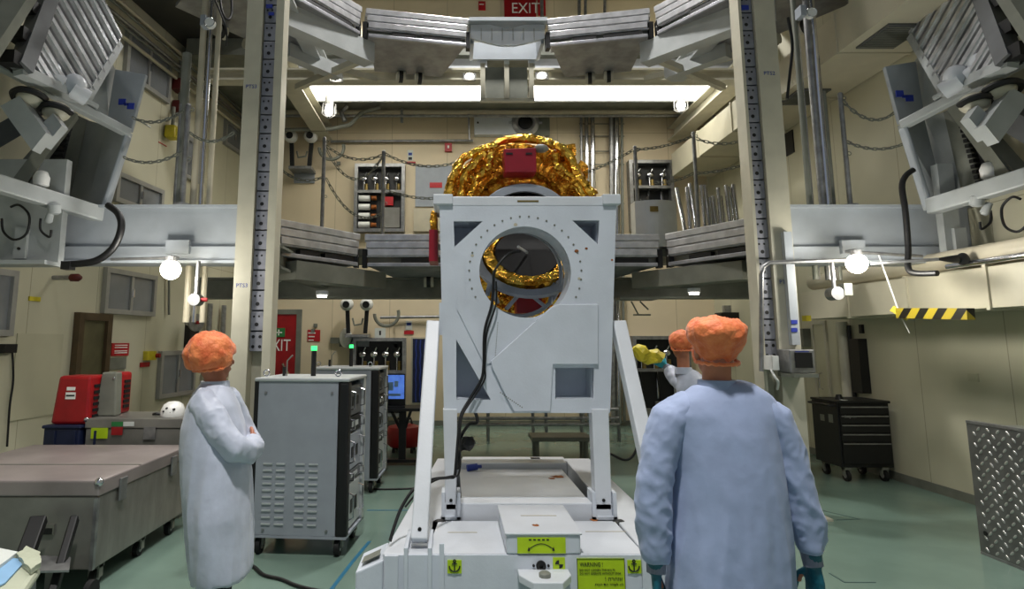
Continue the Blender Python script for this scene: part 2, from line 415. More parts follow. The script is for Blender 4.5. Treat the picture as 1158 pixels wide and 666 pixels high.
# unseen high bay lamps, added to light the hall from above the frame
def unseen_bay(x, y, e, label, spread=150):
    t = thing('unseen_bay_lamp', label, 'added lamp', (x, y, 9.2), 'unseen lamps added under the hall ceiling')
    MB().lathe([(.1, .35),(.14, .3),(.3, .08),(.32, .0),(.29, .0),(.27, .06)], (x, y, 9.2)).build('reflector', 'alu', t, True)
    MB().cyl((x, y, 9.5), (x, y, ZC), .02).build('stem', 'galv', t)
    MB().sphere((x, y, 9.28), .1).build('bulb', 'led_soft', t, True)
    ld = bpy.data.lights.new('lamp', 'AREA'); ld.energy = e; ld.shape = 'DISK'; ld.size = .6; ld.spread = math.radians(spread); ld.color = (1, .98, .95)
    lo = bpy.data.objects.new('unseen_bay_light', ld); COL.objects.link(lo); lo.location = (x, y, 9.15)
# ============================================================ columns, girders, ring decks
YC = 6.3
def column(xa, xb, side, label, mark):
    # xa..xb outer width at distance YC; side=-1 left column, +1 right column
    t = thing('steel_column', label, 'steel column', ((xa+xb)/2, YC+.2, 0), 'two tall columns')
    w = xb-xa; s0 = xa+w*(.43 if side < 0 else .08); s1 = s0+w*.36
    mb = MB()
    mb.box(xa, s0, YC, YC+.05, .02, ZC-.01).box(s1, xb, YC, YC+.05, .02, ZC-.01)        # flange plates beside the slot
    mb.box(xa, xa+.03, YC+.05, YC+.2, .02, ZC-.01).box(xb-.03, xb, YC+.05, YC+.2, .02, ZC-.01)
    mb.box(s0-.03, s0, YC+.05, YC+.16, .02, ZC-.01).box(s1, s1+.03, YC+.05, YC+.16, .02, ZC-.01)
    mb.box(xa+.03, xb-.03, YC+.16, YC+.2, .02, ZC-.01)
    mb.build('shaft', 'cream_steel', t)
    MB().box(s0, s1, YC+.09, YC+.12, 1.6, ZC-.02).build('back_strip', 'plan_grey', t)
    MB().box(xa-.12, xb+.12, YC-.1, YC+.5, 0, .02).build('base_plate', 'cream_steel', t)
    zlow = P(285, 398, YC).z if side < 0 else P(285, 408, YC).z
    z = zlow; n = 0; H = .205
    while z < 5.6:
        zc = z+H/2; xc = (s0+s1)/2
        b = MB().box(s0+.006, s1-.006, YC+.045, YC+.085, z+.006, z+H-.006)
        pl = b.build('mounting_plate', 'plate_grey', t, bevel=.004)
        hm = MB()
        if n == 0:
            hl = [(-.035,.05,.017),(.035,.05,.017),(-.035,-.05,.017),(.035,-.05,.017)]
        else: hl = [(-.036,.045,.011),(.016,.047,.011),(-.006,-.035,.02)]
        for dx, dz, r in hl: hm.cyl((xc+dx, YC+.043, zc+dz), (xc+dx, YC+.0452, zc+dz), r, 10)
        hm.build('bolt_holes', 'black', pl)
        z += H+.004; n += 1
    text('lettering', mark, (xa+(s0-xa)*.5 if side < 0 else xb-(xb-s1)*.5, YC-.001, P(0, 98 if side < 0 else 83, YC).z), .06, 'ink_blue', t)
    text('lettering', mark, (xa+(s0-xa)*.5 if side < 0 else xb-(xb-s1)*.5, YC-.001, P(0, 323 if side < 0 else 319, YC).z), .06, 'ink_blue', t)
    return t, s0, s1
mat('plate_grey', (138, 139, 148), 0.45, 0.25, 0.15, 10)
XL0, XL1 = P(263, 340, YC).x, P(308, 340, YC).x
XR0, XR1 = P(858, 340, YC).x, P(902, 340, YC).x
tl, ls0, ls1 = column(XL0, XL1, -1, 'tall cream steel column behind the grey rack, with dark bolted plates', 'PTS3')
# blue tape bits on the upper plates
MB().box(ls0+.02, ls0+.09, YC+.03, YC+.044, P(0,7,YC).z, P(0,3,YC).z).box(ls0+.05, ls0+.11, YC+.03, YC+.044, P(0,15,YC).z, P(0,12,YC).z).build('blue_tape', 'blue_tape', tl)
tr, rs0, rs1 = column(XR0, XR1, 1, 'tall cream steel column beside the black tool chest, with dark bolted plates', 'PTS2')
MB().box(rs0+.02, rs0+.1, YC+.03, YC+.044, P(0,9,YC).z, P(0,4,YC).z).build('blue_tape', 'blue_tape', tr)
def girder(x0, x1, label, xs):
    t = thing('steel_girder', label, 'steel girder', ((x0+x1)/2, YC+.2, 2.5), 'two heavy side girders')
    zt, zb = P(0, 232, YC).z, P(0, 297, YC).z
    MB().box(x0, x1, YC+.1, YC+.3, zt-.0, zt+.03).build('top_flange', 'blue_steel', t)
    MB().box(x0, x1, YC+.16, YC+.2, zb+.03, zt-.0).build('web', 'blue_steel', t)
    MB().box(x0, x1, YC+.02, YC+.34, zb, zb+.03).build('bottom_flange', 'blue_steel', t)
    MB().box(x0, x1, YC+.08, YC+.155, zb+.03, zb+.18).build('lower_ledge', 'blue_steel', t)
    m = MB()
    for x in xs: m.box(x-.12, x+.12, YC+.03, YC+.078, zb+.1, zb+.24)
    m.build('splice_plate', 'blue_steel', t)
    return t
zt, zb = P(0, 232, YC).z, P(0, 297, YC).z
girder(lwx(YC)+.08, XL0-.005, 'wide pale grey girder running from the left column to the left wall', [P(200,260,YC).x])
girder(XR1+.005, XR-.01, 'wide pale grey girder running from the right column to the right wall', [P(966,260,YC).x])
# ---- ring deck leaves: front edge a->b at height z (top), depth going away from the opening
def leaf(name, label, cat, a, b, z, depth=1.05, th=.32, group=None, shrink=.16, drop=.24):
    a = V((a[0], a[1], z)); b = V((b[0], b[1], z)); u = (b-a).normalized(); n = V((-u.y, u.x, 0))   # n points away
    if n.y < 0: n = -n
    L = (b-a).length
    t = thing(name, label, cat, (a+b)/2-V((0,0,th+drop)), group)
    def pt(s, d, dz): return a+u*s+n*d+V((0,0,dz))
    def blk(mb, s0, s1, d0, d1, z0, z1): return mb.slab([pt(s0,d0,z0), pt(s1,d0,z0), pt(s1,d1,z0), pt(s0,d1,z0)], z1-z0, (0,0,1))
    # extruded edge rail: three stepped ribs
    m = MB()
    for k in range(3):
        z0 = -.0-.10*k
        blk(m, 0.02*k, L-.02*k, -.02, .06, z0-.082, z0); blk(m, 0, L, .0, .05, z0-.10, z0-.082)
    m.build('edge_rail', 'alu_bright', t, bevel=.006)
    # planks
    m = MB(); k = 0; s = .0
    while s < L-.05:
        e = min(s+.148, L); blk(m, s, e, .06, depth, -.035, 0); blk(m, s+.06, s+.08, .06, depth, -.10, -.035); s += .15
    m.build('deck_planks', 'alu_dull', t)
    m = MB(); blk(m, .03, L-.03, .08, .12, -th-.06, -.10); m.build('web', 'dim_steel', t)
    # slots with dark openings, then lower rail
    for e0, e1 in ((.25, .48), (.55, .92)):
        m = MB(); blk(m, e0*L, e1*L, -.005, .079, -th-.055, -th-.0); m.build('slot', 'black', t)
    m = MB(); blk(m, .04, L-.04, -.03, .06, -th-.11, -th-.06); m.build('lower_rail', 'alu', t, bevel=.008)
    # tapered underside pan
    zz = -th-.11
    m = MB(); q = [pt(.06, .0, zz), pt(L-.06, .0, zz), pt(L-shrink*L*.9, depth, zz-.03), pt(shrink*L*.9, depth, zz-.03)]
    m.slab(q, .05, (0,0,1)); m.slab([pt(.5*L-.18,.3,zz-.012), pt(.5*L+.18,.3,zz-.012), pt(.5*L+.18,.34,zz-.012), pt(.5*L-.18,.34,zz-.012)], .012, (0,0,1))
    m.build('underside_pan', 'alu_dull', t)
    # hinge knuckles
    for f in (.42, .62):
        c = pt(f*L, depth-.02, zz-.09); m = MB().cyl(c-u*.07, c+u*.07, .085, 16); m.box(c.x-.02, c.x+.02, c.y, c.y+.15, c.z-.05, c.z+.05); h = m.build('hinge_knuckle', 'cream_steel', t, True)
        MB().cyl(c-u*.03, c+u*.03, .095, 16).build('hinge_band', 'black', h, True)
    # black corner bumpers
    for s in (.0, L): MB().obox(pt(s, .05, -th), .06, .12, .24).build('corner_bumper', 'black', t)
    return t
K = [(-1.2, 8.07), (.24, 8.37), (1.37, 8.37), (2.76, 8.07)]
LA, RA = (XL1+.02, 6.75), (XR0-.02, 6.55)
ZU = 6.3; ZM = 3.1
# upper ring
leaf('deck_leaf', 'upper aluminium deck leaf left of the notched centre piece', 'deck leaf', K[0], K[1], ZU, 1.0, .32, 'frontal leaves of the upper ring')
leaf('deck_leaf', 'upper aluminium deck leaf right of the notched centre piece', 'deck leaf', K[2], K[3], ZU, 1.0, .32, 'frontal leaves of the upper ring')
leaf('deck_leaf', 'upper slanting deck leaf next to the left column, seen from below', 'deck leaf', (-2.6, 6.2), (K[0][0]-.06, K[0][1]-.03), ZU, 1.3, .32, 'slanting leaves of the upper ring')
leaf('deck_leaf', 'upper slanting deck leaf next to the right column, seen from below', 'deck leaf', (K[3][0]+.06, K[3][1]-.03), (4.0, 6.2), ZU, 1.3, .32, 'slanting leaves of the upper ring')
# middle ring
leaf('deck_leaf', 'middle deck leaf left of the white test stand, facing the camera', 'deck leaf', (-1.15, 8.07), (.77, 8.07), ZM, 1.1, .32, 'frontal leaves of the middle ring')
leaf('deck_leaf', 'middle deck leaf right of the white test stand, facing the camera', 'deck leaf', (.80, 8.07), (2.74, 8.07), ZM, 1.1, .32, 'frontal leaves of the middle ring')
leaf('deck_leaf', 'middle deck leaf slanting towards the left column', 'deck leaf', (-2.0, 7.02), (-1.22, 8.05), ZM, 1.1, .32, 'slanting leaves of the middle ring')
leaf('deck_leaf', 'middle deck leaf slanting towards the right column', 'deck leaf', (2.82, 8.04), (3.5, 6.80), ZM, 1.1, .32, 'slanting leaves of the middle ring')
# decks behind the leaves (fixed walkway), upper and middle
def deckplate(z, th, y0, y1, x0, x1, label, m='dim_steel'):
    o = MB().box(x0, x1, y0, y1, z-th, z).build('walkway_deck', m); tag(o, label, 'walkway deck')
deckplate(ZM-.02, .12, 9.2, 10.3, -2.9, 4.7, 'fixed middle walkway deck behind the leaves')
# beams
def beam(name, label, p, q, w, h, m='cream_steel', group=None, flange=True):
    mb = MB(); p = V(p); q = V(q)
    if flange:
        mb.bar(p+V((0,0,h/2-.015)), q+V((0,0,h/2-.015)), w, .03); mb.bar(p-V((0,0,h/2-.015)), q-V((0,0,h/2-.015)), w, .03); mb.bar(p, q, .04, h-.06)
    else: mb.bar(p, q, w, h)
    o = mb.build(name, m); return tag(o, label, 'steel beam', group)
beam('steel_beam', 'long horizontal beam carrying the upper deck leaves', (-3.9, 9.5, 5.93), (5.3, 9.5, 5.93), .24, .2)
beam('steel_beam', 'long dark horizontal beam carrying the middle deck leaves', (-3.9, 9.45, 2.50), (4.9, 9.45, 2.50), .22, .32, 'dim_steel')
beam('steel_beam', 'long dark beam under the rear edge of the middle walkway', (-3.9, 10.2, 2.5), (4.9, 10.2, 2.5), .18, .22, 'dim_steel')
beam('steel_beam', 'upper steel beam running back to the wall above the left surveillance camera pair', (-2.75, 9.6, 6.15), (-2.75, 12.95, 6.15), .32, .30, 'cream_steel')
beam('steel_beam', 'upper steel beam running back to the wall beside the right column', (4.85, 9.6, 6.15), (4.85, 12.95, 6.15), .32, .30, 'cream_steel')
for sgn, nm in ((-1, 'left'), (1, 'right')):
    cx = .78
    def M(x): return cx+sgn*x
    beam('bracket_beam', 'stub bracket beam under the upper %s slanting leaf' % nm, (M(1.95), 8.3, 5.72), (M(3.1), 7.0, 5.72), .22, .30, 'grey_steel', None, False)
    beam('bracket_beam', 'short outer bracket beam under the upper %s slanting leaf' % nm, (M(2.5), 8.95, 5.74), (M(3.1), 8.2, 5.74), .16, .2, 'grey_steel', None, False)
    def PP(x, y, Y): return P(x if sgn < 0 else 1154-x, y, Y)
    beam('cross_brace', 'thin diagonal brace rising towards the %s column' % nm, PP(300,56,8.3), PP(425,90,9.3), .09, .09, 'cream_steel', None, False)
    beam('cross_brace', 'thin diagonal brace crossing below the upper %s leaf' % nm, PP(336,99,9.25), PP(412,66,8.4), .09, .09, 'cream_steel', None, False)
    beam('steel_beam', 'side beam joining the %s column to the upper long beam' % nm, (M(2.8), YC+.45, 5.9), (M(2.8), 9.35, 5.9), .2, .24, 'grey_steel')
    if sgn < 0:
        z_ = P(0,54,11).z; beam('steel_beam', 'upper tie beam between the left wall and the left gallery beam', (lwx(11)+.05, 11, z_), (-2.9, 11, z_), .14, .16, 'cream_steel')
    beam('steel_beam', 'middle-level beam from the %s column back to the walkway' % nm, (M(2.75), YC+.45, 2.62), (M(2.75), 9.3, 2.62), .2, .26, 'dim_steel')
    beam('bracket_beam', 'dark bracket under the middle %s slanting leaf' % nm, (M(1.8), 8.5, 2.52), (M(2.7), 7.2, 2.52), .3, .22, 'dim_steel', None, False)
# notched centre piece of the upper ring
t = thing('notched_deck_bridge', 'small pale bridge piece with V notch between upper deck leaves', 'deck piece', (.8, 8.5, 5.7))
xa, xb, xm = .27, 1.34, .805
Y0 = 8.35
zt_, = (ZU,)
out = [(xa, zt_-.06), (xa+.28, zt_-.06), (xm, zt_-.14), (xb-.28, zt_-.06), (xb, zt_-.06), (xb, zt_-.27), (xb-.25, zt_-.34), (xm+.1, zt_-.38), (xm-.1, zt_-.38), (xa+.25, zt_-.34), (xa, zt_-.27)]
MB().slab([(x, Y0+.05, z) for x, z in out], .05, (0,1,0)).build('tiled_face', 'white_plate', t)
MB().box(xa-.03, xb+.03, Y0-.05, Y0+.35, zt_-.055, zt_).build('top_channel', 'blue_steel', t)
m = MB()
for k in range(1, 7): m.box(xa+(xb-xa)*k/7-.003, xa+(xb-xa)*k/7+.003, Y0+.044, Y0+.052, zt_-.30, zt_-.12)
m.build('joint_lines', 'dim_steel', t)
MB().box(xa, xa+.05, Y0+.1, Y0+.6, zt_-.33, zt_-.06).box(xb-.05, xb, Y0+.1, Y0+.6, zt_-.33, zt_-.06).box(xa,xb,Y0+.6,Y0+.65,zt_-.33,zt_-.06).build('side_plates', 'blue_steel', t)
for k, (px, lab) in enumerate(((546, 'leftmost'), (573, 'middle'), (601, 'rightmost'))):
    x = P(px, 80, 9.0).x
    o = MB().box(x-.035, x+.035, 9.0, 9.07, P(px,112,9.0).z, zt_-.34).build('post', 'cream_steel', t)
    zc = P(px, 66, 9.0).z
    if k == 1: MB().box(x-.04, x+.04, 8.98, 8.995, zc-.1, zc+.1).build('paper_tag', 'paper', o); MB().box(x-.02, x+.02, 8.975, 8.979, zc-.02, zc+.05).build('blue_mark', 'blue_tape', o)
    else: MB().box(x-.05, x+.05, 8.98, 8.995, zc-.08, zc+.1).build('end_plate', 'white_paint', o)
z_ = P(0, 113, 9.0).z
MB().box(P(543,80,9.0).x, P(604,80,9.0).x, 9.0, 9.07, z_-.02, z_+.03).build('bottom_bar', 'cream_steel', t)
z_ = P(0, 88, 9.0).z
MB().box(P(549,80,9.0).x, P(597,80,9.0).x, 9.08, 9.12, P(0,111,9.08).z, zt_-.4).build('back_panel', 'dim_steel', t)
# ---- raised side platforms, left as measured, right mirrored in the room
def raised(side):
    def Q(px, py, Y):
        if side < 0: return P(px, py, Y)
        x = 1166-px; Y = Y*.95
        Y = min(Y, 5.36/((x-CX)/F)/1.065) if x > 800 else Y
        return P(x, py-9, Y)
    nm = 'left' if side < 0 else 'right'
    t = thing('raised_platform', 'raised hinged platform with ribbed aluminium leaf in the upper %s corner' % nm, 'raised platform', Q(30, 250, 5.9), 'two folded side platforms')
    dirn = V((0, 1, 0))
    # ribbed leaf: one plane, planks cut as parallel strips
    O = V((0,0,CAMH)); G, E, C = Q(20,79,5.3), Q(95,114,6.1), Q(120,0,6.6)
    nrm = (C-E).cross(G-E).normalized()
    if nrm.dot(E-O) < 0: nrm = -nrm
    def onpl(px, py): d = Q(px, py, 6)-O; return O+d*((E-O).dot(nrm)/d.dot(nrm))
    poly = [onpl(x, y) for x, y in ((20,79),(45,10),(72,-60),(112,-60),(116,0),(134,40),(133,50),(95,114),(45,92))]
    A = poly[2]; D = poly[6]
    MB().slab(poly, .08, nrm).build('leaf_backing', 'dark', t)
    rd = (onpl(98,90)-onpl(50,8)).normalized(); cr = nrm.cross(rd).normalized()
    ds = [p.dot(cr) for p in poly]; d0_, d1_ = min(ds), max(ds); N = 14; w_ = (d1_-d0_)/N
    ribs = MB()
    for k in range(N):
        for f0, f1, th_ in ((.0,.74,-.035),(.25,.45,-.05)):
            q_ = clip(clip(poly, cr, d0_+(k+f0)*w_), -cr, -(d0_+(k+f1)*w_))
            if len(q_) >= 3: ribs.slab(q_, th_, nrm)
    ribs.build('ribbed_leaf', 'alu_bright', t)
    mb = MB(); mb.bar(A-nrm*.03, G-nrm*.03, .14, .14, nrm); mb.build('side_stile', 'plan_grey', t)
    for f in (.35, .55, .75, .92): c = A.lerp(G, f)-cr*.0+(G-D).normalized()*.12; MB().obox(c, .16, .2, .12).build('stile_block', 'black', t)
    mb = MB(); mb.bar(G, E, .10, .10, nrm).bar(E, D, .08, .10, nrm); mb.build('leaf_edge_frame', 'grey_steel', t)
    # outer beam seen above the leaf (far upper corner)
    mb = MB(); mb.slab([Q(-60,20,4.9), Q(-20,75,4.9), Q(36,-10,5.2), Q(20,-60,5.2)], .1, (0,1,0)); mb.build('outer_plate', 'dim_steel', t)
    # side channel (deep C section)
    mb = MB(); mb.slab([Q(130,78,6.75), Q(165,84,6.65), Q(148,149,6.65), Q(121,134,6.75)], .05, (0,1,0)); mb.build('upper_flange', 'blue_steel', t, bevel=.01)
    mb = MB(); mb.slab([Q(116,58,6.5), Q(130,78,6.8), Q(121,134,6.8), Q(92,118,6.5)], .04, (0,1,0)); mb.build('upper_web', 'grey_steel', t)
    mb = MB(); mb.slab([Q(121,140,6.85), Q(148,150,6.65), Q(118,247,6.65), Q(96,240,6.85)], .05, (0,1,0)); mb.build('lower_flange', 'grey_steel', t, bevel=.01)
    mb = MB(); mb.slab([Q(99,136,7.1), Q(121,142,6.9), Q(97,240,6.9), Q(77,234,7.1)], .04, (0,1,0)); mb.build('lower_web', 'grey_steel', t)
    mb = MB(); mb.slab([Q(78,126,7.0), Q(100,136,7.15), Q(78,236,7.15), Q(54,226,7.0)], .04, (0,1,0)); mb.build('inner_web', 'dim_steel', t)
    # long upper rail and long lower rail
    mb = MB(); p, q = Q(-60,42,5.2), Q(146,151,6.5); mb.bar(p, q, .11, .09); mb.bar(p+V((0,-.03,.09)), q.lerp(p,.2)+V((0,-.03,.09)), .1, .05); mb.build('upper_rail', 'grey_steel', t, bevel=.015)
    mb = MB(); p, q = Q(-60,190,5.3), Q(114,243,6.5); mb.bar(p, q, .14, .16); mb.build('lower_rail', 'grey_steel', t, bevel=.015)
    mb = MB(); mb.bar(Q(145,153,6.5), Q(116,243,6.5), .05, .10, (0,1,0)); mb.build('end_rail', 'blue_steel', t, bevel=.02)
    # hinge lugs
    for k, (px, py, Y) in enumerate(((55,84,5.75),(84,100,5.9))):
        c = Q(px,py,Y); ax = (Q(84,100,5.9)-Q(55,84,5.75)).normalized()
        m = MB().sphere(c+V((0,0,.02)), (.115,.10,.13), 18, 12).cyl(c+V((0,-.04,-.02)), c+ax*.14+V((0,-.02,-.03)), .085, 16); h = m.build('hinge_lug', 'white_paint', t, True)
        c2 = Q(px-20, py+26, Y-.15); m = MB().sphere(c2, (.13,.11,.1)); m.build('lug_pad', 'cream_steel', h, True)
        mb = MB().ring(c2-V((0,0,.02)), .145, .03, (0,.3,1), 20, 6, PI, 2*PI); mb.build('lug_strap', 'black', h, True)
    # arms behind
    mb = MB(); mb.slab([Q(0,120,5.5),Q(22,108,5.5),Q(52,150,5.5),Q(36,170,5.5)], .12, (0,1,0)); mb.slab([Q(36,150,5.6),Q(60,128,5.6),Q(70,142,5.6),Q(50,166,5.6)], .1, (0,1,0)); mb.build('link_arms', 'grey_steel', t)
    mb = MB(); mb.bar(Q(82,128,6.3), Q(18,214,6.1), .16, .12); mb.bar(Q(50,160,6.35), Q(2,215,6.2), .14, .05); mb.build('diagonal_struts', 'dim_steel', t)
    mb = MB(); mb.bar(Q(-30,170,6.1), Q(40,130,6.5), .2, .2); mb.build('back_strut', 'plan_grey', t)
    # toothed rack (dark)
    mb = MB()
    for k in range(14):
        f = k/13; c = Q(76,140,6.75).lerp(Q(54,215,6.7), f); mb.obox(c, .12, .05, .035)
    mb.build('toothed_rack', 'black', t)
    mb = MB(); mb.slab([Q(82,132,6.8), Q(66,132,6.8), Q(46,218,6.8), Q(60,222,6.8)], .04, (0,1,0)); mb.build('rack_backing', 'dark', t)
    mb = MB(); mb.lathe([(.04,0),(.07,.02),(.075,.1),(.05,.16),(.02,.17)], Q(46,212,6.0), (0,0,1), 14); mb.build('bell_housing', 'white_plastic', t, True)
    # end block below
    zlo, zhi = Q(30,296,6.1).z, Q(30,200,6.1).z
    x0, x1 = sorted((Q(-90,250,6.1).x, Q(66,250,6.1).x)); 
    if side > 0: x1 = min(x1, XR-.02)
    else: x0 = max(x0, lwx(6.1)+.1)
    mb = MB().box(x0, x1, 6.15, 6.24, zlo, zhi+.2); mb.build('end_block', 'grey_steel', t)
    mb = MB().box(x0, x1, 5.95, 6.24, zlo-.04, zlo); mb.build('bottom_lip', 'grey_steel', t)
    c = Q(21,281,6.1); mb = MB().box(c.x-.06, c.x+.06, 6.11, 6.149, c.z-.1, c.z+.22); pl = mb.build('bolted_plate', 'grey_steel', t)
    MB().cyl((c.x,6.095,c.z), (c.x,6.109,c.z), .015, 8).build('bolt', 'black', pl)
    for pts in ([(2,247),(4,262),(16,271),(30,264),(33,244),(22,232),(12,234)], [(46,247),(46,260),(56,268),(58,260)]):
        ctube([Q(x,y,6.05) for x,y in pts], .012).build('hose', 'black', t, True)
    mb = MB().lathe([(.03,0),(.06,.02),(.06,.1),(.03,.12)], Q(62,243,6.05), (0,-.3,1), 12).lathe([(.02,0),(.04,.02),(.03,.12)], Q(54,252,6.05), (.4,-.3,1), 10); mb.build('valve', 'grey_steel', t, True)
    # blue tape cross on the channel
    c = Q(143,118,6.62); mb = MB().obox(c+V((-.05,0,.03)), .08,.01,.07).obox(c+V((.05,0,-.02)), .08,.01,.07).obox(c, .05,.01,.03); mb.build('blue_tape', 'blue_tape', t)
    return t
raised(-1); raised(1)
def cable(label, pts, r=.018, m='black', name='cable', cat='cable', group=None):
    o = ctube(pts, r).build(name, m, None, True); return tag(o, label, cat, group)
cable('thick black hose drooping from the left platform to the girder underside', [P(122,232,6.1),P(134,242,6.05),P(137,258,6.0),P(128,280,6.0),P(108,295,6.0),P(78,299,6.0)], .035)
o = MB().box(*sorted((P(72,300,6).x, P(82,300,6).x)), 5.95, 6.05, P(0,305,6).z, P(0,296,6).z).build('hose_clamp', 'black'); tag(o, 'black clamp block at the end of the left drooping hose', 'clamp')
cable('thick black hose hanging from the right platform past the girder to the pipe', [P(1033,192,6.0),P(1024,199,6.0),P(1020,212,6.0),P(1024,240,6.0),P(1027,280,6.0),P(1027,303,5.9),P(1036,309,5.8),P(1060,309,5.6)], .028)
# ============================================================ wall services, ducts, pipes, lamps
def B(px, py, Y=YB): return P(px, py, Y)
def bbox_on_back(mb, xa, ya, xb, yb, d0, d1, Y=YB):     # pixel rectangle on the back wall, standing d0..d1 proud of it
    a = P(xa, ya, Y); b = P(xb, yb, Y); return mb.box(a.x, b.x, Y-d1, Y-d0, b.z, a.z)
# --- wall utility cabinets with valves
def valve_cabinet(label, xa, ya, xb, yb, shelf_y, Y=YB, low='boxes', cols=4):
    a, b = P(xa, ya, Y), P(xb, yb, Y); x0, x1, z0, z1 = a.x, b.x, b.z, a.z; w = .07; D = .22
    t = thing('valve_cabinet', label, 'wall cabinet', ((x0+x1)/2, Y-.1, z0), 'steel valve cabinets on the back wall')
    m = MB()
    for c in ((x0,x1,z1-w,z1),(x0,x1,z0,z0+w),(x0,x0+w,z0+w,z1-w),(x1-w,x1,z0+w,z1-w)): m.box(c[0],c[1],Y-D,Y-.004,c[2],c[3])
    m.build('frame', 'galv', t); MB().box(x0+w, x1-w, Y-.03, Y-.005, z0+w, z1-w).build('back_panel', 'dark', t)
    zs = P(0, shelf_y, Y).z
    MB().box(x0+w, x1-w, Y-D, Y-.03, zs-.03, zs+.03).build('shelf', 'galv', t)
    h = z1-w-zs
    for k in range(cols):
        x = x0+w+(x1-x0-2*w)*(k+.5)/cols; zt = zs+h*.55; r = min(.07, (x1-x0)/cols*.26)
        v = MB().lathe([(r*.3,0),(r,.02),(r,.05),(r*.4,.08)], (x, Y-.10, zt), (0,-1,.3), 12); v.cyl((x, Y-.08, zs+.03), (x, Y-.08, zt), r*.3, 8); v.cyl((x-.02, Y-.09, zt+.0), (x+.06, Y-.12, zt+h*.25), r*.25, 8)
        v.build('valve', 'chrome', t, True)
        g_ = MB().cyl((x+.05, Y-.1, zs+.03), (x+.05, Y-.1, zs+h*.35), r*.55, 10); g_.build('fitting', 'gold_brass', t, True)
    hl = zs-.03-(z0+w)
    if low == 'boxes':
        for k in range(4):
            z = z0+w+hl*(k+.1)/4; m = MB().cyl((x0+w+.02, Y-.12, z+hl*.1), (x0+w+.02+(x1-x0)*.22, Y-.12, z+hl*.1), hl*.085, 12); m.build('small_pump', 'white_plastic', t, True)
            MB().cyl((x0+w+.03+(x1-x0)*.24, Y-.12, z+hl*.1), (x0+w+.03+(x1-x0)*.34, Y-.12, z+hl*.1), hl*.06, 10).build('pump_end', 'rust', t, True)
        xm = x0+(x1-x0)*.60; MB().box(xm, x1-w-.03, Y-.16, Y-.03, z0+w+.03, z0+w+hl*.6).build('grey_box', 'case_metal', t)
        MB().box(xm+.0, xm+(x1-x0)*.17, Y-.17, Y-.06, z0+w+hl*.66, z0+w+hl*.9).build('red_placard', 'red_sign', t)
    else:
        for k in range(3):
            x = x0+w+.04+(x1-x0-2*w)*k/3; MB().box(x, x+(x1-x0)*.2, Y-.15, Y-.03, z0+w+.02, z0+w+hl*(.45+.1*(k%2))).build('grey_box', 'case_metal', t)
            MB().cyl((x+.05, Y-.09, z0+w+hl*.6), (x+.05, Y-.09, zs-.03), .02, 8).build('riser', 'chrome', t)
        for k in range(3): x = x0+w+.04+(x1-x0-2*w)*k/3; MB().tube([(x+.04,Y-.1,zs-.03),(x+.07,Y-.16,z0+w+hl*.7),(x+.12,Y-.12,z0+w+hl*.5)], .018).build('hose', 'black', t, True)
    return t
mat('gold_brass', (150, 130, 80), 0.3, 0.9, 0.2, 9)
valve_cabinet('upper steel valve cabinet with red placard, left of the gold satellite', 403, 188, 458, 264, 219)
valve_cabinet('upper steel valve cabinet with dark interior, right of the gold satellite', 708, 184, 761, 262, 214, low='rods', cols=3)
valve_cabinet('lower steel valve cabinet behind the laptop screen', 401, 382, 459, 470, 420, cols=4)
valve_cabinet('lower dark valve cabinet behind the person holding a yellow cloth', 712, 380, 782, 500, 418, low='rods', cols=4)
# tall narrow cable cabinet with blue cables
a, b = B(467, 383), B(484, 455)
t = thing('cable_cabinet', 'narrow dark wall cabinet with blue cables beside the white strut', 'wall cabinet', ((a.x+b.x)/2, YB-.1, b.z))
MB().box(a.x-.03, b.x+.03, YB-.06, YB-.004, b.z-.03, a.z+.03).build('frame', 'pipe_cream', t)
MB().box(a.x, b.x, YB-.07, YB-.061, b.z, a.z).build('dark_bay', 'navy', t)
for k in range(3):
    x = a.x+(b.x-a.x)*(k+.7)/3.6; MB().tube([(x, YB-.09, b.z+.02+i*(a.z-b.z-.04)/8+.0) if i%2 else (x+.015, YB-.09, b.z+.02+i*(a.z-b.z-.04)/8) for i in range(9)], .013, 6).build('blue_cable', 'ink_blue', t)
# flat items on the back wall: name, label, category, rect, depth, material
def flat(name, label, cat, r, d, m, group=None, Y=YB, bevel=0.0, gap=.002):
    o = bbox_on_back(MB(), r[0], r[1], r[2], r[3], gap, d, Y).build(name, m, bevel=bevel); return tag(o, label, cat, group)
def fix(root, name, r, d0, d1, m, Y=YB): return bbox_on_back(MB(), r[0], r[1], r[2], r[3], d0, d1, Y).build(name, m, root)
p = flat('panel_cover', 'grey cover panel with small red notice beside the gold satellite', 'wall panel', (470,188,513,234), .04, 'rack_panel')
fix(p, 'red_notice', (486,207,500,213), .041, .05, 'red_sign')
flat('wall_board', 'pale board leaning below the grey cover panel', 'board', (468,236,500,262), .06, 'pipe_cream')
p = flat('wall_box', 'white wall box above the gold satellite, beside the round fan', 'wall box', (536,130,584,155), .18, 'white_paint', bevel=.01)
fix(p, 'latch', (539,141,541,143), .181, .19, 'dark')
t = thing('round_fan_unit', 'round metal fan unit in grey frame above the gold satellite', 'fan', B(602,155)); 
bbox_on_back(MB(), 585,132,621,155, .002, .12).build('frame_plate', 'dim_steel', t)
c = B(593,142); c.y = YB-.13; mb = MB().lathe([(.3,0),(.3,.06),(.22,.12),(.17,.10),(.16,.02)], c, (0,-1,0), 20); mb.build('fan_housing', 'alu', t, True)
MB().lathe([(.15,.05),(.15,.08),(.05,.11),(.01,.11)], c, (0,-1,0), 16).build('fan_hub', 'black', t, True)
mb = MB()
for k in range(6): a_ = k*PI/3; mb.cyl(c+V((math.cos(a_)*.3, -.05, math.sin(a_)*.3)), c+V((math.cos(a_)*.36, -.05, math.sin(a_)*.36)), .03, 6)
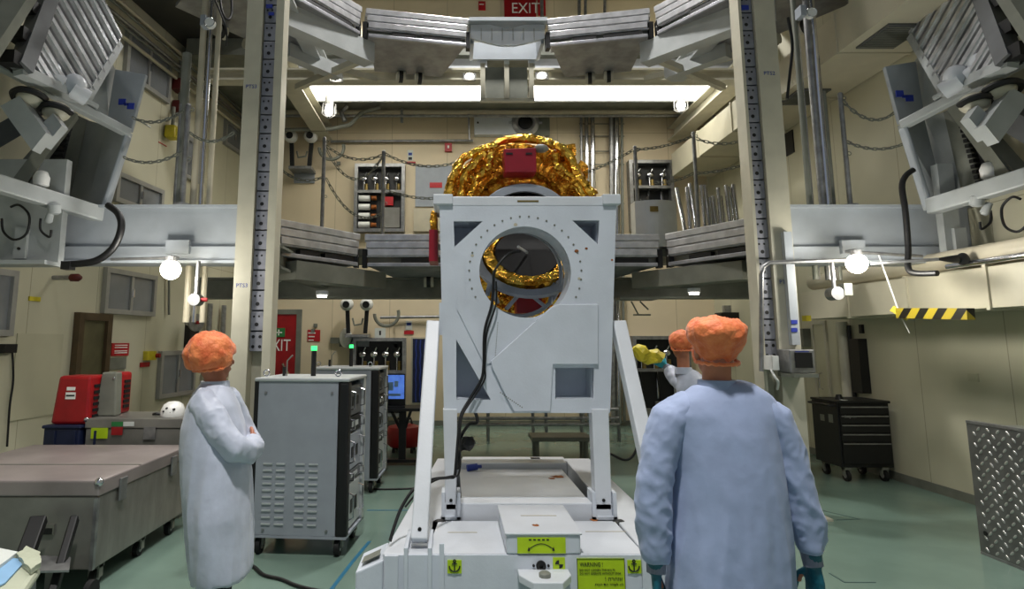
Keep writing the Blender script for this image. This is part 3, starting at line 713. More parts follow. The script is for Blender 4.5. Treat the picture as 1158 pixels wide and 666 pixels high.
mb.build('lugs', 'alu', t)
p = flat('alarm_box', 'small red alarm box on the wall, left above the satellite', 'alarm box', (503,163,511,172), .08, 'red_sign'); fix(p, 'button', (506,166,508,169), .081, .1, 'ink_white')
p = flat('notice_sign', 'small white notice with red foot above the grey cover panel', 'sign', (461,170,467,182), .02, 'paper')
fix(p, 'blue_symbol', (462,173,466,176), .021, .024, 'ink_blue'); fix(p, 'black_symbol', (462,178,466,181), .021, .024, 'ink'); fix(p, 'red_foot', (459,183,470,185), .002, .02, 'red_sign')
p = flat('notice_sign', 'small white notice with red foot above the cable cabinet', 'sign', (459,363,466,373), .02, 'paper')
fix(p, 'blue_symbol', (460,365,465,368), .021, .024, 'ink_blue'); fix(p, 'red_foot', (457,374,468,378), .002, .02, 'red_sign')
p = flat('notice_sign', 'white sign with black symbol above the lower left valve cabinet', 'sign', (424,371,436,382), .02, 'paper'); fix(p, 'black_symbol', (429,374,431,379), .021, .024, 'ink')
p = flat('fire_notice', 'red and white fire notice on the wall beside the red exit door', 'sign', (348,373,362,386), .015, 'red_sign')
for k in range(3): fix(p, 'white_strip', (349,376+k*4,357-k,377.3+k*4), .016, .02, 'ink_white')
p = flat('exit_sign', 'red EXIT sign high on the wall above the notched bridge', 'sign', (570,-2,606,20), .05, 'red')
c = B(594, 11); text('lettering', 'EXIT', (c.x, YB-.052, c.z), .36, 'ink_white', p, width=.62); c = B(592, 20)
p = flat('red_placard', 'small red placard on the wall right of the high EXIT sign', 'sign', (608,0,617,18), .03, 'red_sign')
p = flat('red_placard', 'small red placard on the wall left of the high EXIT sign', 'sign', (541,2,549,12), .02, 'red_sign'); fix(p, 'white_lines', (542,5,547,6), .021, .025, 'ink_white')
flat('wall_panel', 'small black wall panel high up beside the right column', 'wall panel', (811,163,839,178), .06, 'dark')
p = flat('hatch_window', 'dark small hatch on the wall behind the shiny tubes', 'hatch', (807,213,829,233), .05, 'galv'); fix(p, 'dark_pane', (809,216,827,230), .051, .056, 'dark')
flat('red_strip_sign', 'narrow red strip sign beside the right column at walkway height', 'sign', (834,229,846,235), .03, 'red_sign')
flat('wall_patch', 'pale square patch on the wall above the shiny tubes', 'wall panel', (786,181,802,196), .01, 'ink_white')
p = flat('speaker_box', 'black box on bracket beside the right column above the orange cap', 'wall box', (808,354,829,372), .3, 'black', Y=12.2); 
fix(p, 'bracket', (814,346,822,354), .1, .2, 'galv', 12.2)
p.location.y += 0
flat('switch_plate', 'narrow dark switch plate on the wall left of the right column foot', 'switch', (853,410,857,434), .03, 'dim_steel')
# little sockets
for k, (x, y) in enumerate(((381,183),(355,366),(352,372),(384,388),(446,389))): 
    o = flat('wall_socket', ['small round socket beside the upper left stanchion','pair of tiny sockets above the fire notice','tiny grey plate above the fire notice','small plate beside the white dome lamp','tiny black plate left of the lower left valve cabinet'][k], 'socket', (x, y, x+4, y+4), .03, 'dim_steel')
# white dome on wall
c = B(392, 382); o = MB().sphere((c.x, YB-.12, c.z), (.13,.11,.2), 16, 12).box(c.x-.05, c.x+.05, YB-.12, YB-.003, c.z-.05, c.z+.05).build('dome_lamp', 'white_plastic', None, True); tag(o, 'rounded white dome lamp on the back wall above the racks', 'wall lamp')
c = B(380, 385); o = MB().box(c.x-.1, c.x+.1, YB-.1, YB-.003, c.z-.06, c.z+.06).build('junction_box', 'dim_steel'); tag(o, 'grey junction box left of the white dome lamp', 'junction box')
# pairs of surveillance cameras
def camera_pair(label, c, s=1.0, wall_y=YB):
    t = thing('camera_unit', label, 'surveillance camera', c-V((0,0,.75*s)), 'white twin camera units on the back wall')
    for k, sg in enumerate((-1, 1)):
        h = c+V((sg*.21*s, 0, 0))
        m = MB().lathe([(.02,-.12*s),(.10*s,-.1*s),(.135*s,.0),(.135*s,.12*s),(.10*s,.16*s),(.09*s,.17*s)], h, (0,-1,-.1), 18); hd = m.build('camera_head', 'white_plastic', t, True)
        MB().lathe([(.07*s,.165*s),(.075*s,.185*s),(.03*s,.18*s)], h, (0,-1,-.1), 14).build('lens', 'black', hd, True)
        MB().bar(h+V((sg*.0,.02,-.1*s)), h+V((-sg*.03*s,.02,-.62*s)), .08*s, .07*s, (0,1,0)).build('arm', 'black', t)
    MB().box(c.x-.24*s, c.x+.24*s, c.y-.05, wall_y-.01, c.z-.7*s, c.z-.64*s).build('shelf_bracket', 'galv', t)
    MB().box(c.x-.22*s, c.x+.22*s, wall_y-.05, wall_y-.004, c.z-.9*s, c.z-.64*s).build('wall_plate', 'rack_panel', t)
    MB().tube([c+V((-.1*s,.05,-.3*s)), c+V((-.05*s,-.02,-.45*s)), c+V((.1*s,.0,-.42*s)), c+V((.12*s,.05,-.3*s))], .02*s).build('cable', 'dim_steel', t, True)
    MB().ring(c+V((0.62*s,.1,-.2*s)), .26*s, .035*s, (0,1,0), 18, 6, -.3, PI*1.0).build('conduit_bend', 'dim_steel', t, True)
camera_pair('white twin camera unit on black arms high beside the left column', V((B(341,155,12.6).x, 12.6, B(341,155,12.6).z)))
camera_pair('white twin camera unit on black arms above the racks', V((B(404,344,12.6).x, 12.6, B(404,344,12.6).z)), .95)
# --- horizontal pipes
def pipe(label, pts, r=.03, m='galv', group=None, name='pipe', n=8):
    o = MB().tube(pts, r, n).build(name, m, None, True); return tag(o, label, 'pipe', group)
pipe('thin horizontal handrail pipe on the back wall left of the satellite', [B(374,160,12.9), B(535,159,12.9)], .03)
pipe('lower horizontal handrail pipe joining the lower camera unit and the white strut', [B(430,359,12.9), B(500,358,12.9)], .03)
for k, (y, r, mm) in enumerate(((118, .05, 'dim_steel'), (123, .035, 'galv'), (127, .05, 'pipe_cream'), (131, .03, 'galv'))):
    pipe('horizontal pipe under the back gallery, %s from the top' % ORDN[k], [B(318,y,12.7-.1*k), B(830,y,12.7-.1*k)], r, mm, 'pipes along the back gallery')
pipe('grey conduit bending down at the left below the gallery', [B(430,121,12.3), B(408,128,12.3), B(396,141,12.3), B(374,146,12.3), B(318,147,12.3)], .045, 'dim_steel')
pipe('pale pipe bending beside the left gallery beam', [B(393,120,12.2), B(386,127,12.2), B(390,137,12.2)], .05, 'galv')
o = MB().box(B(453,130,12.5).x, B(456,130,12.5).x, 12.45, 12.5, B(0,139,12.5).z, B(0,118,12.5).z).build('cable_drop', 'galv'); tag(o, 'short steel hanger strap below the gallery pipes', 'hanger')
pipe('thin vertical hanger rod left of the white wall box', [B(529,110,12.5), B(531,158,12.5)], .02, 'galv')
# ladder-like vertical pipes right of the satellite
for k, (x, r, mm) in enumerate(((657,.03,'galv'),(663,.045,'chrome'),(670,.05,'chrome'),(691,.05,'galv'),(697,.06,'chrome'),(703,.03,'dim_steel'))):
    pipe('vertical pipe on the back wall right of the satellite, %s from the left' % ORDN[k], [B(x,124,12.85), B(x+.6,200,12.85), B(x+3,478,12.85)], r, mm, 'vertical pipes right of the satellite')
for k, y in enumerate((140,154,171,186,230)):
    pipe('thin rung clamp between the vertical back pipes, %s from the top' % ORDN[k], [B(655,y,12.93), B(706,y,12.93)], .012, 'dim_steel', 'pipe clamps on the back wall')
pipe('thin vertical pipe on the back wall beside the EXIT sign', [B(612,-20,12.8), B(613,20,12.8)], .04, 'galv')
for k, x in enumerate((655, 662, 684)): pipe('upper vertical pipe above the right frontal leaf, %s from the left' % ORDN[k], [B(x,-25,12.8), B(x,20,12.8)], .035, 'galv', 'upper back pipes')
# pipes on the left wall (long bundle under the gallery)
def onl(y, z, d=.08): n = V((1,-.1,0)).normalized(); return V((lwx(y), y, z))+n*d
for k in range(5):
    pipe('long wall pipe in the bundle under the left gallery, %s from the top' % ORDN[k], [onl(3.2, 6.62-.12*k, .1+.04*(k%2)), onl(12.8, 6.62-.12*k, .1+.04*(k%2))], (.035,.02,.03,.02,.03)[k], ('pipe_cream','dim_steel','galv','dim_steel','pipe_cream')[k], 'pipe bundle on the left wall')
# vertical posts and pipes near left column
def vpost(name, label, x, y0, y1, Y, r, m, cat='pipe', group=None):
    a, b = P(x, y0, Y), P(x, y1, Y); o = MB().cyl((a.x, Y, b.z), (a.x, Y, a.z), r, 12).build(name, m, None, True); return tag(o, label, cat, group)
zg = P(0, 232, YC).z+.03
for k, (x, y0, r, mm) in enumerate(((206,118,.03,'galv'),(211,60,.05,'dim_steel'),(233,-40,.035,'pipe_cream'),(240,-40,.025,'chrome'),(246,0,.03,'pipe_cream'))):
    a = P(x, y0, 6.55); o = MB().cyl((a.x, 6.55+.02*k, 1.9 if k > 1 else zg), (a.x, 6.55+.02*k, a.z), r, 12).build('vertical_pipe', mm, None, True)
    tag(o, 'vertical pipe behind the left girder, %s from the left' % ORDN[k], 'pipe', 'vertical pipes beside the left column')
for k, (x, y0, r, mm) in enumerate(((893,-40,.03,'dim_steel'),(902,30,.022,'chrome'),(909,-40,.04,'galv'),(915,-40,.045,'chrome'),(922,60,.022,'chrome'),(929,60,.02,'galv'),(936,100,.03,'dim_steel'))):
    a = P(x, y0, 6.55); o = MB().cyl((a.x, 6.55+.015*k, 2.35), (a.x, 6.55+.015*k, a.z), r, 12).build('vertical_pipe', mm, None, True)
    tag(o, 'vertical pipe right of the right column, %s from the left' % ORDN[k], 'pipe', 'vertical pipes beside the right column')
# gauge heads on the pipes
for px, py, lab in ((239,28,'round white gauge on the pipes beside the left column'),(915,17,'round white gauge on the pipes beside the right column')):
    c = P(px, py, 6.42); t = thing('gauge', lab, 'gauge', c)
    MB().cyl(c, c-V((0,.06,0)), .055, 18).build('dial', 'white_plastic', t); MB().box(c.x-.11,c.x-.05,6.38,6.5,c.z-.02,c.z+.1).build('bracket', 'rack_panel', t); MB().ring(c-V((0,.06,0)), .055, .006, (0,1,0)).build('bezel', 'chrome', t, True)
# stanchions and chains
def stanchion(label, px, ytop, Y, zfoot, r=.03, m='galv'):
    a = P(px, ytop, Y); t = thing('stanchion_post', label, 'railing post', (a.x, Y, zfoot), 'chain railing posts')
    MB().cyl((a.x, Y, zfoot), (a.x, Y, a.z), r, 12).sphere((a.x, Y, a.z), r*1.1, 10, 6).build('post', m, t, True)
    MB().cyl((a.x, Y, zfoot), (a.x, Y, zfoot+.02), .08, 14).build('foot', m, t)
    for f in (0, .5): MB().ring((a.x+r+.015, Y, a.z-.04-f*(a.z-zfoot)), .02, .006, (0,1,0), 10, 5).build('hook', 'dim_steel', t)
    return a
stanchion('left end chain post on the middle walkway', 367, 157, 9.4, ZM-.02)
stanchion('chain post in front of the upper left valve cabinet', 434, 172, 9.4, ZM-.02)
stanchion('chain post in front of the upper right valve cabinet', 718, 167, 9.4, ZM-.02)
stanchion('chain post behind the shiny loose tubes', 784, 151, 9.4, ZM-.02)
stanchion('slim chain post standing on the right girder', 950, 107, 6.5, zg, .025)
stanchion('chain post standing on the left girder beside the wall window', 213, 120, 6.45, zg, .03)
def chain(label, pts, sag=0.0, r=.006, ll=.05, m='galv'):
    # catenary through two ends with sag; alternating links
    p, q = V(pts[0]), V(pts[1]); L = (q-p).length; n = max(6, int(L*1.08/ll)); mb = MB()
    def pt(f): return p.lerp(q, f)-V((0,0,sag*4*f*(1-f)))
    for k in range(n):
        a, b = pt(k/n), pt((k+1)/n); d = (b-a).normalized(); s = d.orthogonal().normalized() if k%2 else d.cross(d.orthogonal()).normalized()
        h = (b-a).length*.62; c = (a+b)/2; w = ll*.28
        loop = [c+d*h*x+s*w*y for x, y in ((-.7,-1),(.7,-1),(1,-.4),(1,.4),(.7,1),(-.7,1),(-1,.4),(-1,-.4),(-.7,-1))]
        mb.tube(loop, r, 4)
    o = mb.build('chain', m); return tag(o, label, 'chain', 'sagging railing chains')
CH = 'dim_steel'
chain('long chain sagging between the two left railing posts', (P(369,165,9.4), P(433,175,9.4)), .14, .008, .07, CH)
chain('steep chain from the left end post to the post by the cabinet', (P(369,168,9.42), P(432,178,9.42)), .42, .008, .07, CH)
chain('lower chain reaching from the left column to the left end post', (P(316,190,9.2), P(365,200,9.4)), .12, .008, .07, CH)
chain('lower chain drooping right of the left end post', (P(369,202,9.4), P(433,240,9.4)), .3, .008, .07, CH)
chain('chain from the cabinet post to the satellite', (P(436,174,9.4), P(515,184,9.4)), .12, .008, .07, CH)
chain('lower chain from the cabinet post to the satellite', (P(436,215,9.4), P(500,224,9.4)), .05, .008, .07, CH)
chain('rising chain between the two right railing posts', (P(650,200,9.4), P(717,169,9.4)), .03, .008, .07, CH)
chain('chain between the upper right cabinet post and the post behind the tubes', (P(719,169,9.4), P(783,154,9.4)), .05, .008, .07, CH)
chain('short chain from the tube post to the right column', (P(786,156,9.4), P(842,158,9.2)), .08, .008, .07, CH)
chain('lower chain rising from the right cabinet to the tube post', (P(740,206,9.4), P(784,196,9.4)), .05, .008, .07, CH)
chain('lower chain from the tube post to the right column', (P(786,196,9.4), P(842,186,9.2)), .03, .008, .07, CH)
chain('upper chain from the right girder post to the raised right platform', (P(952,113,6.5), P(1012,127,6.4)), .15, .008, .045, CH)
chain('lower chain from the right girder post to the raised right platform', (P(957,160,6.5), P(1021,163,6.4)), .07, .008, .045, CH)
chain('upper chain from the left platform to the left girder post', (P(150,133,6.4), P(211,122,6.45)), .1, .008, .045, CH)
chain('lower chain from the left platform to the left girder post', (P(140,178,6.4), P(211,168,6.45)), .1, .008, .045, CH)
chain('chain from the left girder post towards the left column', (P(215,150,6.45), P(264,150,6.45)), .1, .008, .045, CH)
# --- loose shiny tubes leaning at the right on the walkway
tubes = [(765,213,777,252),(777,212,781,250),(780,208,790,250),(793,210,798,248),(797,210,805,244),(803,224,808,243),(806,222,812,242),(812,213,817,240),(815,222,821,240),(821,210,827,238),(824,212,834,236),(829,209,836,234)]
for k, (x0_, y0_, x1_, y1_) in enumerate(tubes):
    a = P(x0_, y0_, 9.75); b = P(x1_, y1_, 9.4); b = V((b.x, 9.4+.02*(k%3), ZM))
    o = MB().cyl(b, a, .035, 10).build('steel_tube', 'chrome', None, True); tag(o, 'shiny steel tube standing on the walkway, %s from the left' % ORDN[k], 'tube', 'loose shiny tubes on the walkway')
# aluminium sheet box on deck
a, b = P(717,228,9.15), P(765,256,9.15)
t = thing('curved_metal_cover', 'curved shiny metal cover standing on the right walkway', 'metal cover', ((a.x+b.x)/2, 9.3, ZM-.02))
rings = []; mb = MB()
pts = [V((a.x+(b.x-a.x)*f, 9.12-.10*math.sin(f*PI), 0)) for f in [k/12 for k in range(13)]]
for k in range(12):
    p_, q_ = pts[k], pts[k+1]; mb.add([(p_.x,p_.y,ZM-.02),(q_.x,q_.y,ZM-.02),(q_.x,q_.y,a.z),(p_.x,p_.y,a.z),(p_.x,9.35,ZM-.02),(q_.x,9.35,ZM-.02),(q_.x,9.35,a.z),(p_.x,9.35,a.z)], [(0,1,2,3),(3,2,6,7),(4,7,6,5)])
mb.add([(pts[0].x,pts[0].y,ZM-.02),(pts[0].x,pts[0].y,a.z),(pts[0].x,9.35,a.z),(pts[0].x,9.35,ZM-.02)],[(0,1,2,3)]); mb.add([(pts[-1].x,pts[-1].y,ZM-.02),(pts[-1].x,pts[-1].y,a.z),(pts[-1].x,9.35,a.z),(pts[-1].x,9.35,ZM-.02)],[(0,1,2,3)])
mb.build('cover_sheet', 'rack_frame', t, False); c = P(740,236,9.0); MB().box(c.x-.06, c.x+.06, 9.005, 9.02, c.z-.04, c.z+.04).build('label_plate', 'gold_brass', t)
MB().box(P(733,226,9.2).x, P(745,226,9.2).x, 9.15, 9.28, a.z, a.z+.1).build('top_bracket', 'dark', t)
# --- right wall ducts
def duct(name, label, x0, x1, y0, y1, z0, z1, seams, m='duct'):
    t = thing(name, label, 'air duct', ((x0+x1)/2, (y0+y1)/2, z0)); MB().box(x0, x1, y0, y1, z0, z1).build('casing', m, t)
    for y in seams: MB().box(x0-.02, x1-.0, y-.02, y+.02, z0-.02, z1+.02).build('flange_seam', m, t)
    return t
t = duct('low_air_duct', 'long cream rectangular duct low on the right wall', 4.86, XR-.02, 2.6, 8.6, 2.0, 2.37, [3.4, 4.4, 5.6, 6.6, 7.6])
t = duct('high_air_duct', 'large cream air duct with grey grilles high on the right wall', 4.62, XR-.02, 3.2, 12.6, 5.12, 5.6, [4.2, 5.6, 7.0, 8.4, 9.8, 11.2])
for y0_, y1_ in ((6.3, 6.85), (8.05, 8.6)):
    g = MB().box(4.74, 5.18, y0_, y1_, 5.095, 5.119); gr = g.build('grille', 'plan_grey', t)
    m = MB()
    for k in range(12): m.box(4.76, 5.16, y0_+.03+k*(y1_-y0_-.06)/12, y0_+.045+k*(y1_-y0_-.06)/12, 5.086, 5.094)
    m.build('louvre_slats', 'dim_steel', gr)
pipe('thick cream pipe running above the low duct', [(4.98, 3.0, 2.50), (4.98, 8.5, 2.50)], .10, 'pipe_cream', None, 'pipe', 16)
pipe('thin steel pipe running above the low duct', [(4.84, 3.0, 2.42), (4.84, 6.0, 2.42)], .03, 'chrome')
# striped hazard bar hung below the duct
a, b = P(1015, 356, 5.0), P(1098, 353, 5.0)
mt = bpy.data.materials.new('hazard'); mt.use_nodes = True; nt = mt.node_tree; bs = nt.nodes['Principled BSDF']; tc = nt.nodes.new('ShaderNodeTexCoord'); wv = nt.nodes.new('ShaderNodeTexWave'); wv.bands_direction = 'DIAGONAL'; wv.inputs['Scale'].default_value = 2.6; cr = nt.nodes.new('ShaderNodeValToRGB'); cr.color_ramp.interpolation = 'CONSTANT'; cr.color_ramp.elements[0].color = rgb((24,22,14)); cr.color_ramp.elements[1].position = .5; cr.color_ramp.elements[1].color = rgb((170,150,40)); nt.links.new(tc.outputs['Object'], wv.inputs['Vector']); nt.links.new(wv.outputs['Fac'], cr.inputs[0]); nt.links.new(cr.outputs[0], bs.inputs['Base Color']); MATS['hazard'] = mt
t = thing('hazard_bar', 'yellow and black striped hanging bar under the low duct', 'hazard bar', (4.55, 5.4, 1.93))
A_, B_ = PX(1017, 354, 4.52), PX(1098, 355, 4.5)
MB().bar(A_, B_, .07, .10).build('striped_bar', 'hazard', t)
MB().bar(A_+V((-.03,.05,.05)), A_+V((.06,-.04,-.05)), .08, .06).build('yellow_clamp', 'yellow', t)
MB().cyl(A_, A_+V((-.12,.05,.62)), .008, 6).build('hanging_wire', 'white_plastic', t); MB().cyl(A_, A_+V((.06,-.03,-.2)), .004, 6).build('loose_wire', 'white_plastic', t)
o = MB().obox(PX(912,360,4.5), .06, .1, .07).build('yellow_clamp', 'yellow'); tag(o, 'small yellow clamp beside the right column under the duct', 'clamp')
# --- globe lamps on poles
def globe(label, c, arm):
    t = thing('globe_lamp', label, 'lamp', c, 'glowing globe lamps below the girders')
    MB().sphere(c, .095, 20, 14).build('bulb', 'bulb', t, True); MB().cyl(c+V((0,0,.075)), c+V((0,0,.13)), .05, 12).build('socket', 'galv', t); MB().tube(arm, .015).build('arm', 'galv', t, True)
    ld = bpy.data.lights.new('lamp', 'POINT'); ld.energy = 45; ld.shadow_soft_size = .11; ld.color = (1, .97, .9)
    lo = bpy.data.objects.new('globe_light', ld); COL.objects.link(lo); lo.location = c-V((0,.2,.05))
c = P(193, 305, 6.0); globe('glowing round lamp hanging under the left girder', c, [c+V((0,0,.13)), c+V((0,.15,.14)), c+V((-.7,.2,.13))])
c = P(969, 298, 6.0); globe('glowing round lamp hanging under the right girder', c, [c+V((0,0,.13)), c+V((0,.15,.14)), c+V((.8,.2,.10))])
# --- caged bulkhead lamps
for px, py, lab in ((372,125,'caged round lamp hanging beside the left gallery beam'),(770,119,'caged round lamp hanging right of the glowing soffits')):
    c = P(px, py, 10.9); t = thing('caged_lamp', lab, 'lamp', c-V((0,0,.1)), 'caged lamps under the back gallery')
    MB().sphere(c, (.08,.08,.11), 14, 10).build('bulb', 'led_soft', t, True); MB().cyl(c+V((0,0,.1)), c+V((0,0,.28)), .08, 14).build('cap', 'galv', t)
    for k in range(4):
        a_ = k*PI/4; d = V((math.cos(a_), math.sin(a_), 0)); MB().tube([c+d*.12+V((0,0,.12)), c+d*.13-V((0,0,.06)), c-V((0,0,.16)), c-d*.13-V((0,0,.06)), c-d*.12+V((0,0,.12))], .008, 6).build('cage_wire', 'galv', t)
    MB().cyl(c+V((0,0,.28)), (c.x, c.y, 6.54), .02).build('stem', 'galv', t)
# small spot lamps under the middle deck
for px, py, Y, lab in ((364,336,9.0,'small bright lamp under the middle deck near the left column'),(785,333,9.0,'small bright lamp under the middle deck near the orange cap')):
    c = P(px, py, Y); t = thing('spot_lamp', lab, 'lamp', c, 'small lamps under the middle deck'); MB().cyl(c, c+V((0,0,.03)), .07, 14).build('lens', 'led_soft', t); MB().cyl(c+V((0,0,.03)), c+V((0,0,.09)), .09, 14).build('housing', 'white_paint', t)
# bright lamps above beam, at glowing soffit heads
for px, py, k in ((380,88,0),(531,86,1),(613,85,2),(768,83,3)):
    c = P(px, py, 9.3); t = thing('small_floodlight', 'small bright floodlight on the upper long beam, %s from the left' % ORDN[k], 'lamp', c, 'floodlights along the upper beam')
    MB().sphere(c, (.07,.05,.05), 12, 8).build('bulb', 'led_soft', t, True); MB().box(c.x-.1, c.x+.1, c.y+.03, c.y+.09, c.z-.05, c.z+.06).build('housing', 'galv', t)
# --- rail and boxes at right column
t = thing('handle_rail', 'bent tubular grab rail crossing the right column', 'grab rail', P(862, 400, 6.1))
MB().tube([P(861,420,6.15), P(861,310,6.15), P(863,302,6.15), P(870,297,6.15), P(960,294,6.15)], .022, 10).build('tube', 'galv', t, True)
c = P(945, 332, 6.15); t = thing('swivel_spotlight', 'grey round swivel light hanging beside the right column', 'lamp', c-V((0,0,.06)))
MB().cyl(c-V((0,.04,0)), c+V((0,.08,0)), .065, 18).build('head', 'galv', t); MB().cyl(c+V((0,.02,.05)), (c.x, 6.17, P(0,297,6.15).z), .02).build('stem', 'galv', t); MB().box(c.x+.06, c.x+.14, 6.1, 6.2, c.z-.02, c.z+.1).build('driver_box', 'dim_steel', t)
# bracket lamps at left under the girder
c = P(221, 339, 6.15); t = thing('swivel_spotlight', 'grey round swivel light hanging under the left girder', 'lamp', c-V((0,0,.06)))
MB().cyl(c-V((0,.04,0)), c+V((0,.08,0)), .06, 18).build('head', 'galv', t); MB().cyl(c+V((0,.02,.05)), (c.x, 6.17, zb), .02).build('stem', 'galv', t); MB().cyl(c+V((.05,0,0)), c+V((.12,0,0)), .02).build('knob', 'red', t)
# horn/valve things on the left wall
def lthing(name, label, cat, tl_, br_, d, m, group=None, d0=.002):
    y0, y1, z0, z1 = lrect(tl_, br_); o = lwall_slab(MB(), y0, y1, z0, z1, d0, d).build(name, m); return tag(o, label, cat, group)
lthing('wall_vent_plate', 'tall flush panel on the left wall beside the red cases', 'wall panel', (19,377), (63,468), .015, 'wall_lower')
o = lthing('fire_notice', 'red notice board with white lines beside the olive door', 'sign', (126,388), (144,402), .02, 'red_sign')
y0, y1, z0, z1 = lrect((126,388), (144,402))
for f in (.2, .35, .62, .8): lwall_slab(MB(), y0+.05, y1-.05, z0+(z1-z0)*f, z0+(z1-z0)*(f+.07), .021, .026).build('white_line', 'ink_white', o)
o = lthing('number_plate', 'dark plate with fine writing under the red notice', 'sign', (121,405), (141,417), .02, 'dim_steel')
lthing('small_red_sign', 'tiny red sign below the yellow switch', 'sign', (158,410), (168,414.5), .02, 'red_sign')
o = lthing('isolator_switch', 'yellow isolator switch with red knob on the left wall', 'switch', (162,397), (171,407), .08, 'yellow')
c = PL(171, 402); MB().cyl(c+V((.08,0,0)), c+V((.14,0,0)), .035, 10).build('knob', 'red', o)
lthing('yellow_wall_tag', 'small yellow tag high on the left wall', 'sign', (32,335), (44,341), .02, 'yellow')
c = PL(60, 314); t = thing('wall_valve', 'dark red valve on a stub high on the left wall', 'valve', c-V((0,0,.05)))
MB().cyl(c, c+V((.25,.0,0)), .03).build('stub', 'galv', t); MB().lathe([(.02,0),(.05,.03),(.05,.12),(.02,.16)], c+V((.2,0,0)), (1,0,0), 12).build('valve_body', 'dark_red', t, True)
c = PL(203, 365)+V((.12,0,0)); t = thing('horn_speaker', 'grey horn unit with red tip on the left wall', 'horn', c-V((0,0,.1)))
MB().lathe([(.04,0),(.06,.1),(.15,.25),(.15,.28)], c, (.8,-.5,0), 16).build('horn', 'galv', t, True); MB().cyl(c+V((.18,-.12,0)), c+V((.28,-.18,0)), .03).build('red_tip', 'red', t)
lthing('black_duct_strip', 'tall black strip box behind the left person', 'wall box', (209,367), (218,393), .1, 'black')
# valves and signs above the left girder
for k, (x, y, cc, lab) in enumerate(((196,97,'dark_red','dark red wall valve above the left girder'),(196,122,'dark_red','second dark red valve above the left girder'),(188,150,'yellow','yellow junction box above the left girder'))):
    c = PL(x, y); t = thing('wall_valve' if k < 2 else 'junction_box', lab, 'valve' if k < 2 else 'junction box', c-V((0,0,.1)))
    MB().obox(c+V((.1,0,0)), .18, .22, .22).build('body', cc, t, bevel=.03); MB().cyl(c+V((.1,0,.1)), c+V((.1,0,.45)), .03).build('stub', 'dim_steel', t)
o = lthing('white_notice', 'white notice with black writing on the left wall beside the platform', 'sign', (150,133), (170,143), .01, 'paper')
y0, y1, z0, z1 = lrect((150,133), (170,143)); 
for f in (.3, .6): lwall_slab(MB(), y0+.1, y1-.1, z0+(z1-z0)*f, z0+(z1-z0)*(f+.15), .011, .014).build('print_line', 'ink', o)
lthing('small_red_sign', 'tiny red strip sign under the yellow junction box', 'sign', (179,160), (188,166), .01, 'red_sign')
cable('thin black cable hanging down the left wall at the frame edge', [PL(9,398)+V((.05,0,0)), PL(10,430)+V((.05,0,0)), PL(6,460)+V((.05,0,0)), PL(3,505)+V((.05,0,0))], .012)
lthing('black_socket_box', 'black socket box on the left wall at the frame edge', 'socket', (-3,389), (10,399), .1, 'black')
pipe('vertical conduit on the left wall right of the window', [PL(187,300)+V((.06,0,0)), PL(187,356)+V((.06,0,0))], .02, 'dim_steel')
for k,x in enumerate((232,248)):
    c=PL(x,340); o=MB().cyl((c.x+.1,c.y,.4),(c.x+.1,c.y,2.4),.05,10).build('vertical_pipe','galv',None,True); tag(o,'wall pipe rising behind the left person, %s from the left' % ORDN[k],'pipe','wall pipes behind the left person')
# --- right wall lower things
def rthing(name, label, cat, tl_, br_, d, m):
    a = PX(tl_[0], tl_[1], XR); b = PX(br_[0], br_[1], XR); o = MB().box(XR-d, XR-.002, b.y, a.y, b.z, a.z).build(name, m); return tag(o, label, cat)
rthing('black_wall_panel', 'tall black box on the right wall above the tool chest', 'wall box', (969,383), (986,445), .12, 'black')
rthing('small_switch', 'tiny black switch above the tall black box', 'switch', (974,367), (978,377), .04, 'black')
rthing('wall_outlet', 'pale double outlet plate on the right wall', 'socket', (1096,422), (1108,432), .02, 'wall_lower')
pipe('vertical grey conduit on the right wall beside the tall black box', [PX(958,364,XR)-V((.08,0,0)), PX(966,450,XR)-V((.08,0,0))], .07, 'cream_steel')
pipe('thin black conduit beside the grey conduit', [PX(964,368,XR)-V((.05,0,0)), PX(971,455,XR)-V((.05,0,0))], .025, 'dark')
rthing('dark_junction_box', 'dark square box on the wall right of the right column', 'junction box', (904,372), (918,392), .12, 'dim_steel')
rthing('pull_handle', 'small pull handle plate on the right wall', 'handle', (918,412), (922,425), .03, 'cream_steel')
rthing('black_notice', 'black notice on the wall behind the right pipes', 'sign', (888,152), (899,172), .02, 'dark')
# --- cable bundles on column
t = thing('display_unit', 'small instrument display box bolted to the right column foot', 'instrument', P(898, 424, 6.2))
a, b = P(883, 395, 6.2), P(913, 421, 6.2); MB().box(a.x, b.x, 6.05, YC-.005, b.z, a.z).build('housing', 'galv', t, bevel=.01); MB().box(a.x+.05, b.x-.03, 6.04, 6.049, b.z+.05, a.z-.03).build('display', 'black', t); MB().box(a.x+.05, b.x-.06, 6.035, 6.039, a.z-.025, a.z-.015).build('blue_strip', 'ink_blue', t)
MB().box(a.x+.0, b.x-.01, 6.0, YC-.005, b.z-.04, b.z-.005).build('shelf', 'dim_steel', t)
t2 = thing('cover_plate', 'pale cover plate with blue tape on the right column', 'cover plate', P(893,390,6.2)); a, b = P(886, 262, 6.24), P(905, 390, 6.24); MB().box(a.x, b.x, 6.235, YC-.003, b.z, a.z).build('plate', 'blue_steel', t2)
for y in (364, 373): c = P(900, y, 6.2); MB().box(c.x-.03, c.x+.03, 6.225, 6.234, c.z-.02, c.z+.02).build('blue_tape', 'blue_tape', t2)
o = MB().box(P(868,410,6.2).x, P(875,410,6.2).x, 6.1, YC-.003, P(0,418,6.2).z, P(0,402,6.2).z).build('switch_box', 'white_plastic'); tag(o, 'small white switch box on the right column', 'switch')
cable('white cable looping beside the white switch box', [P(872,418,6.15),P(876,426,6.1),P(880,432,6.1),P(879,440,6.2)], .012, 'white_plastic')
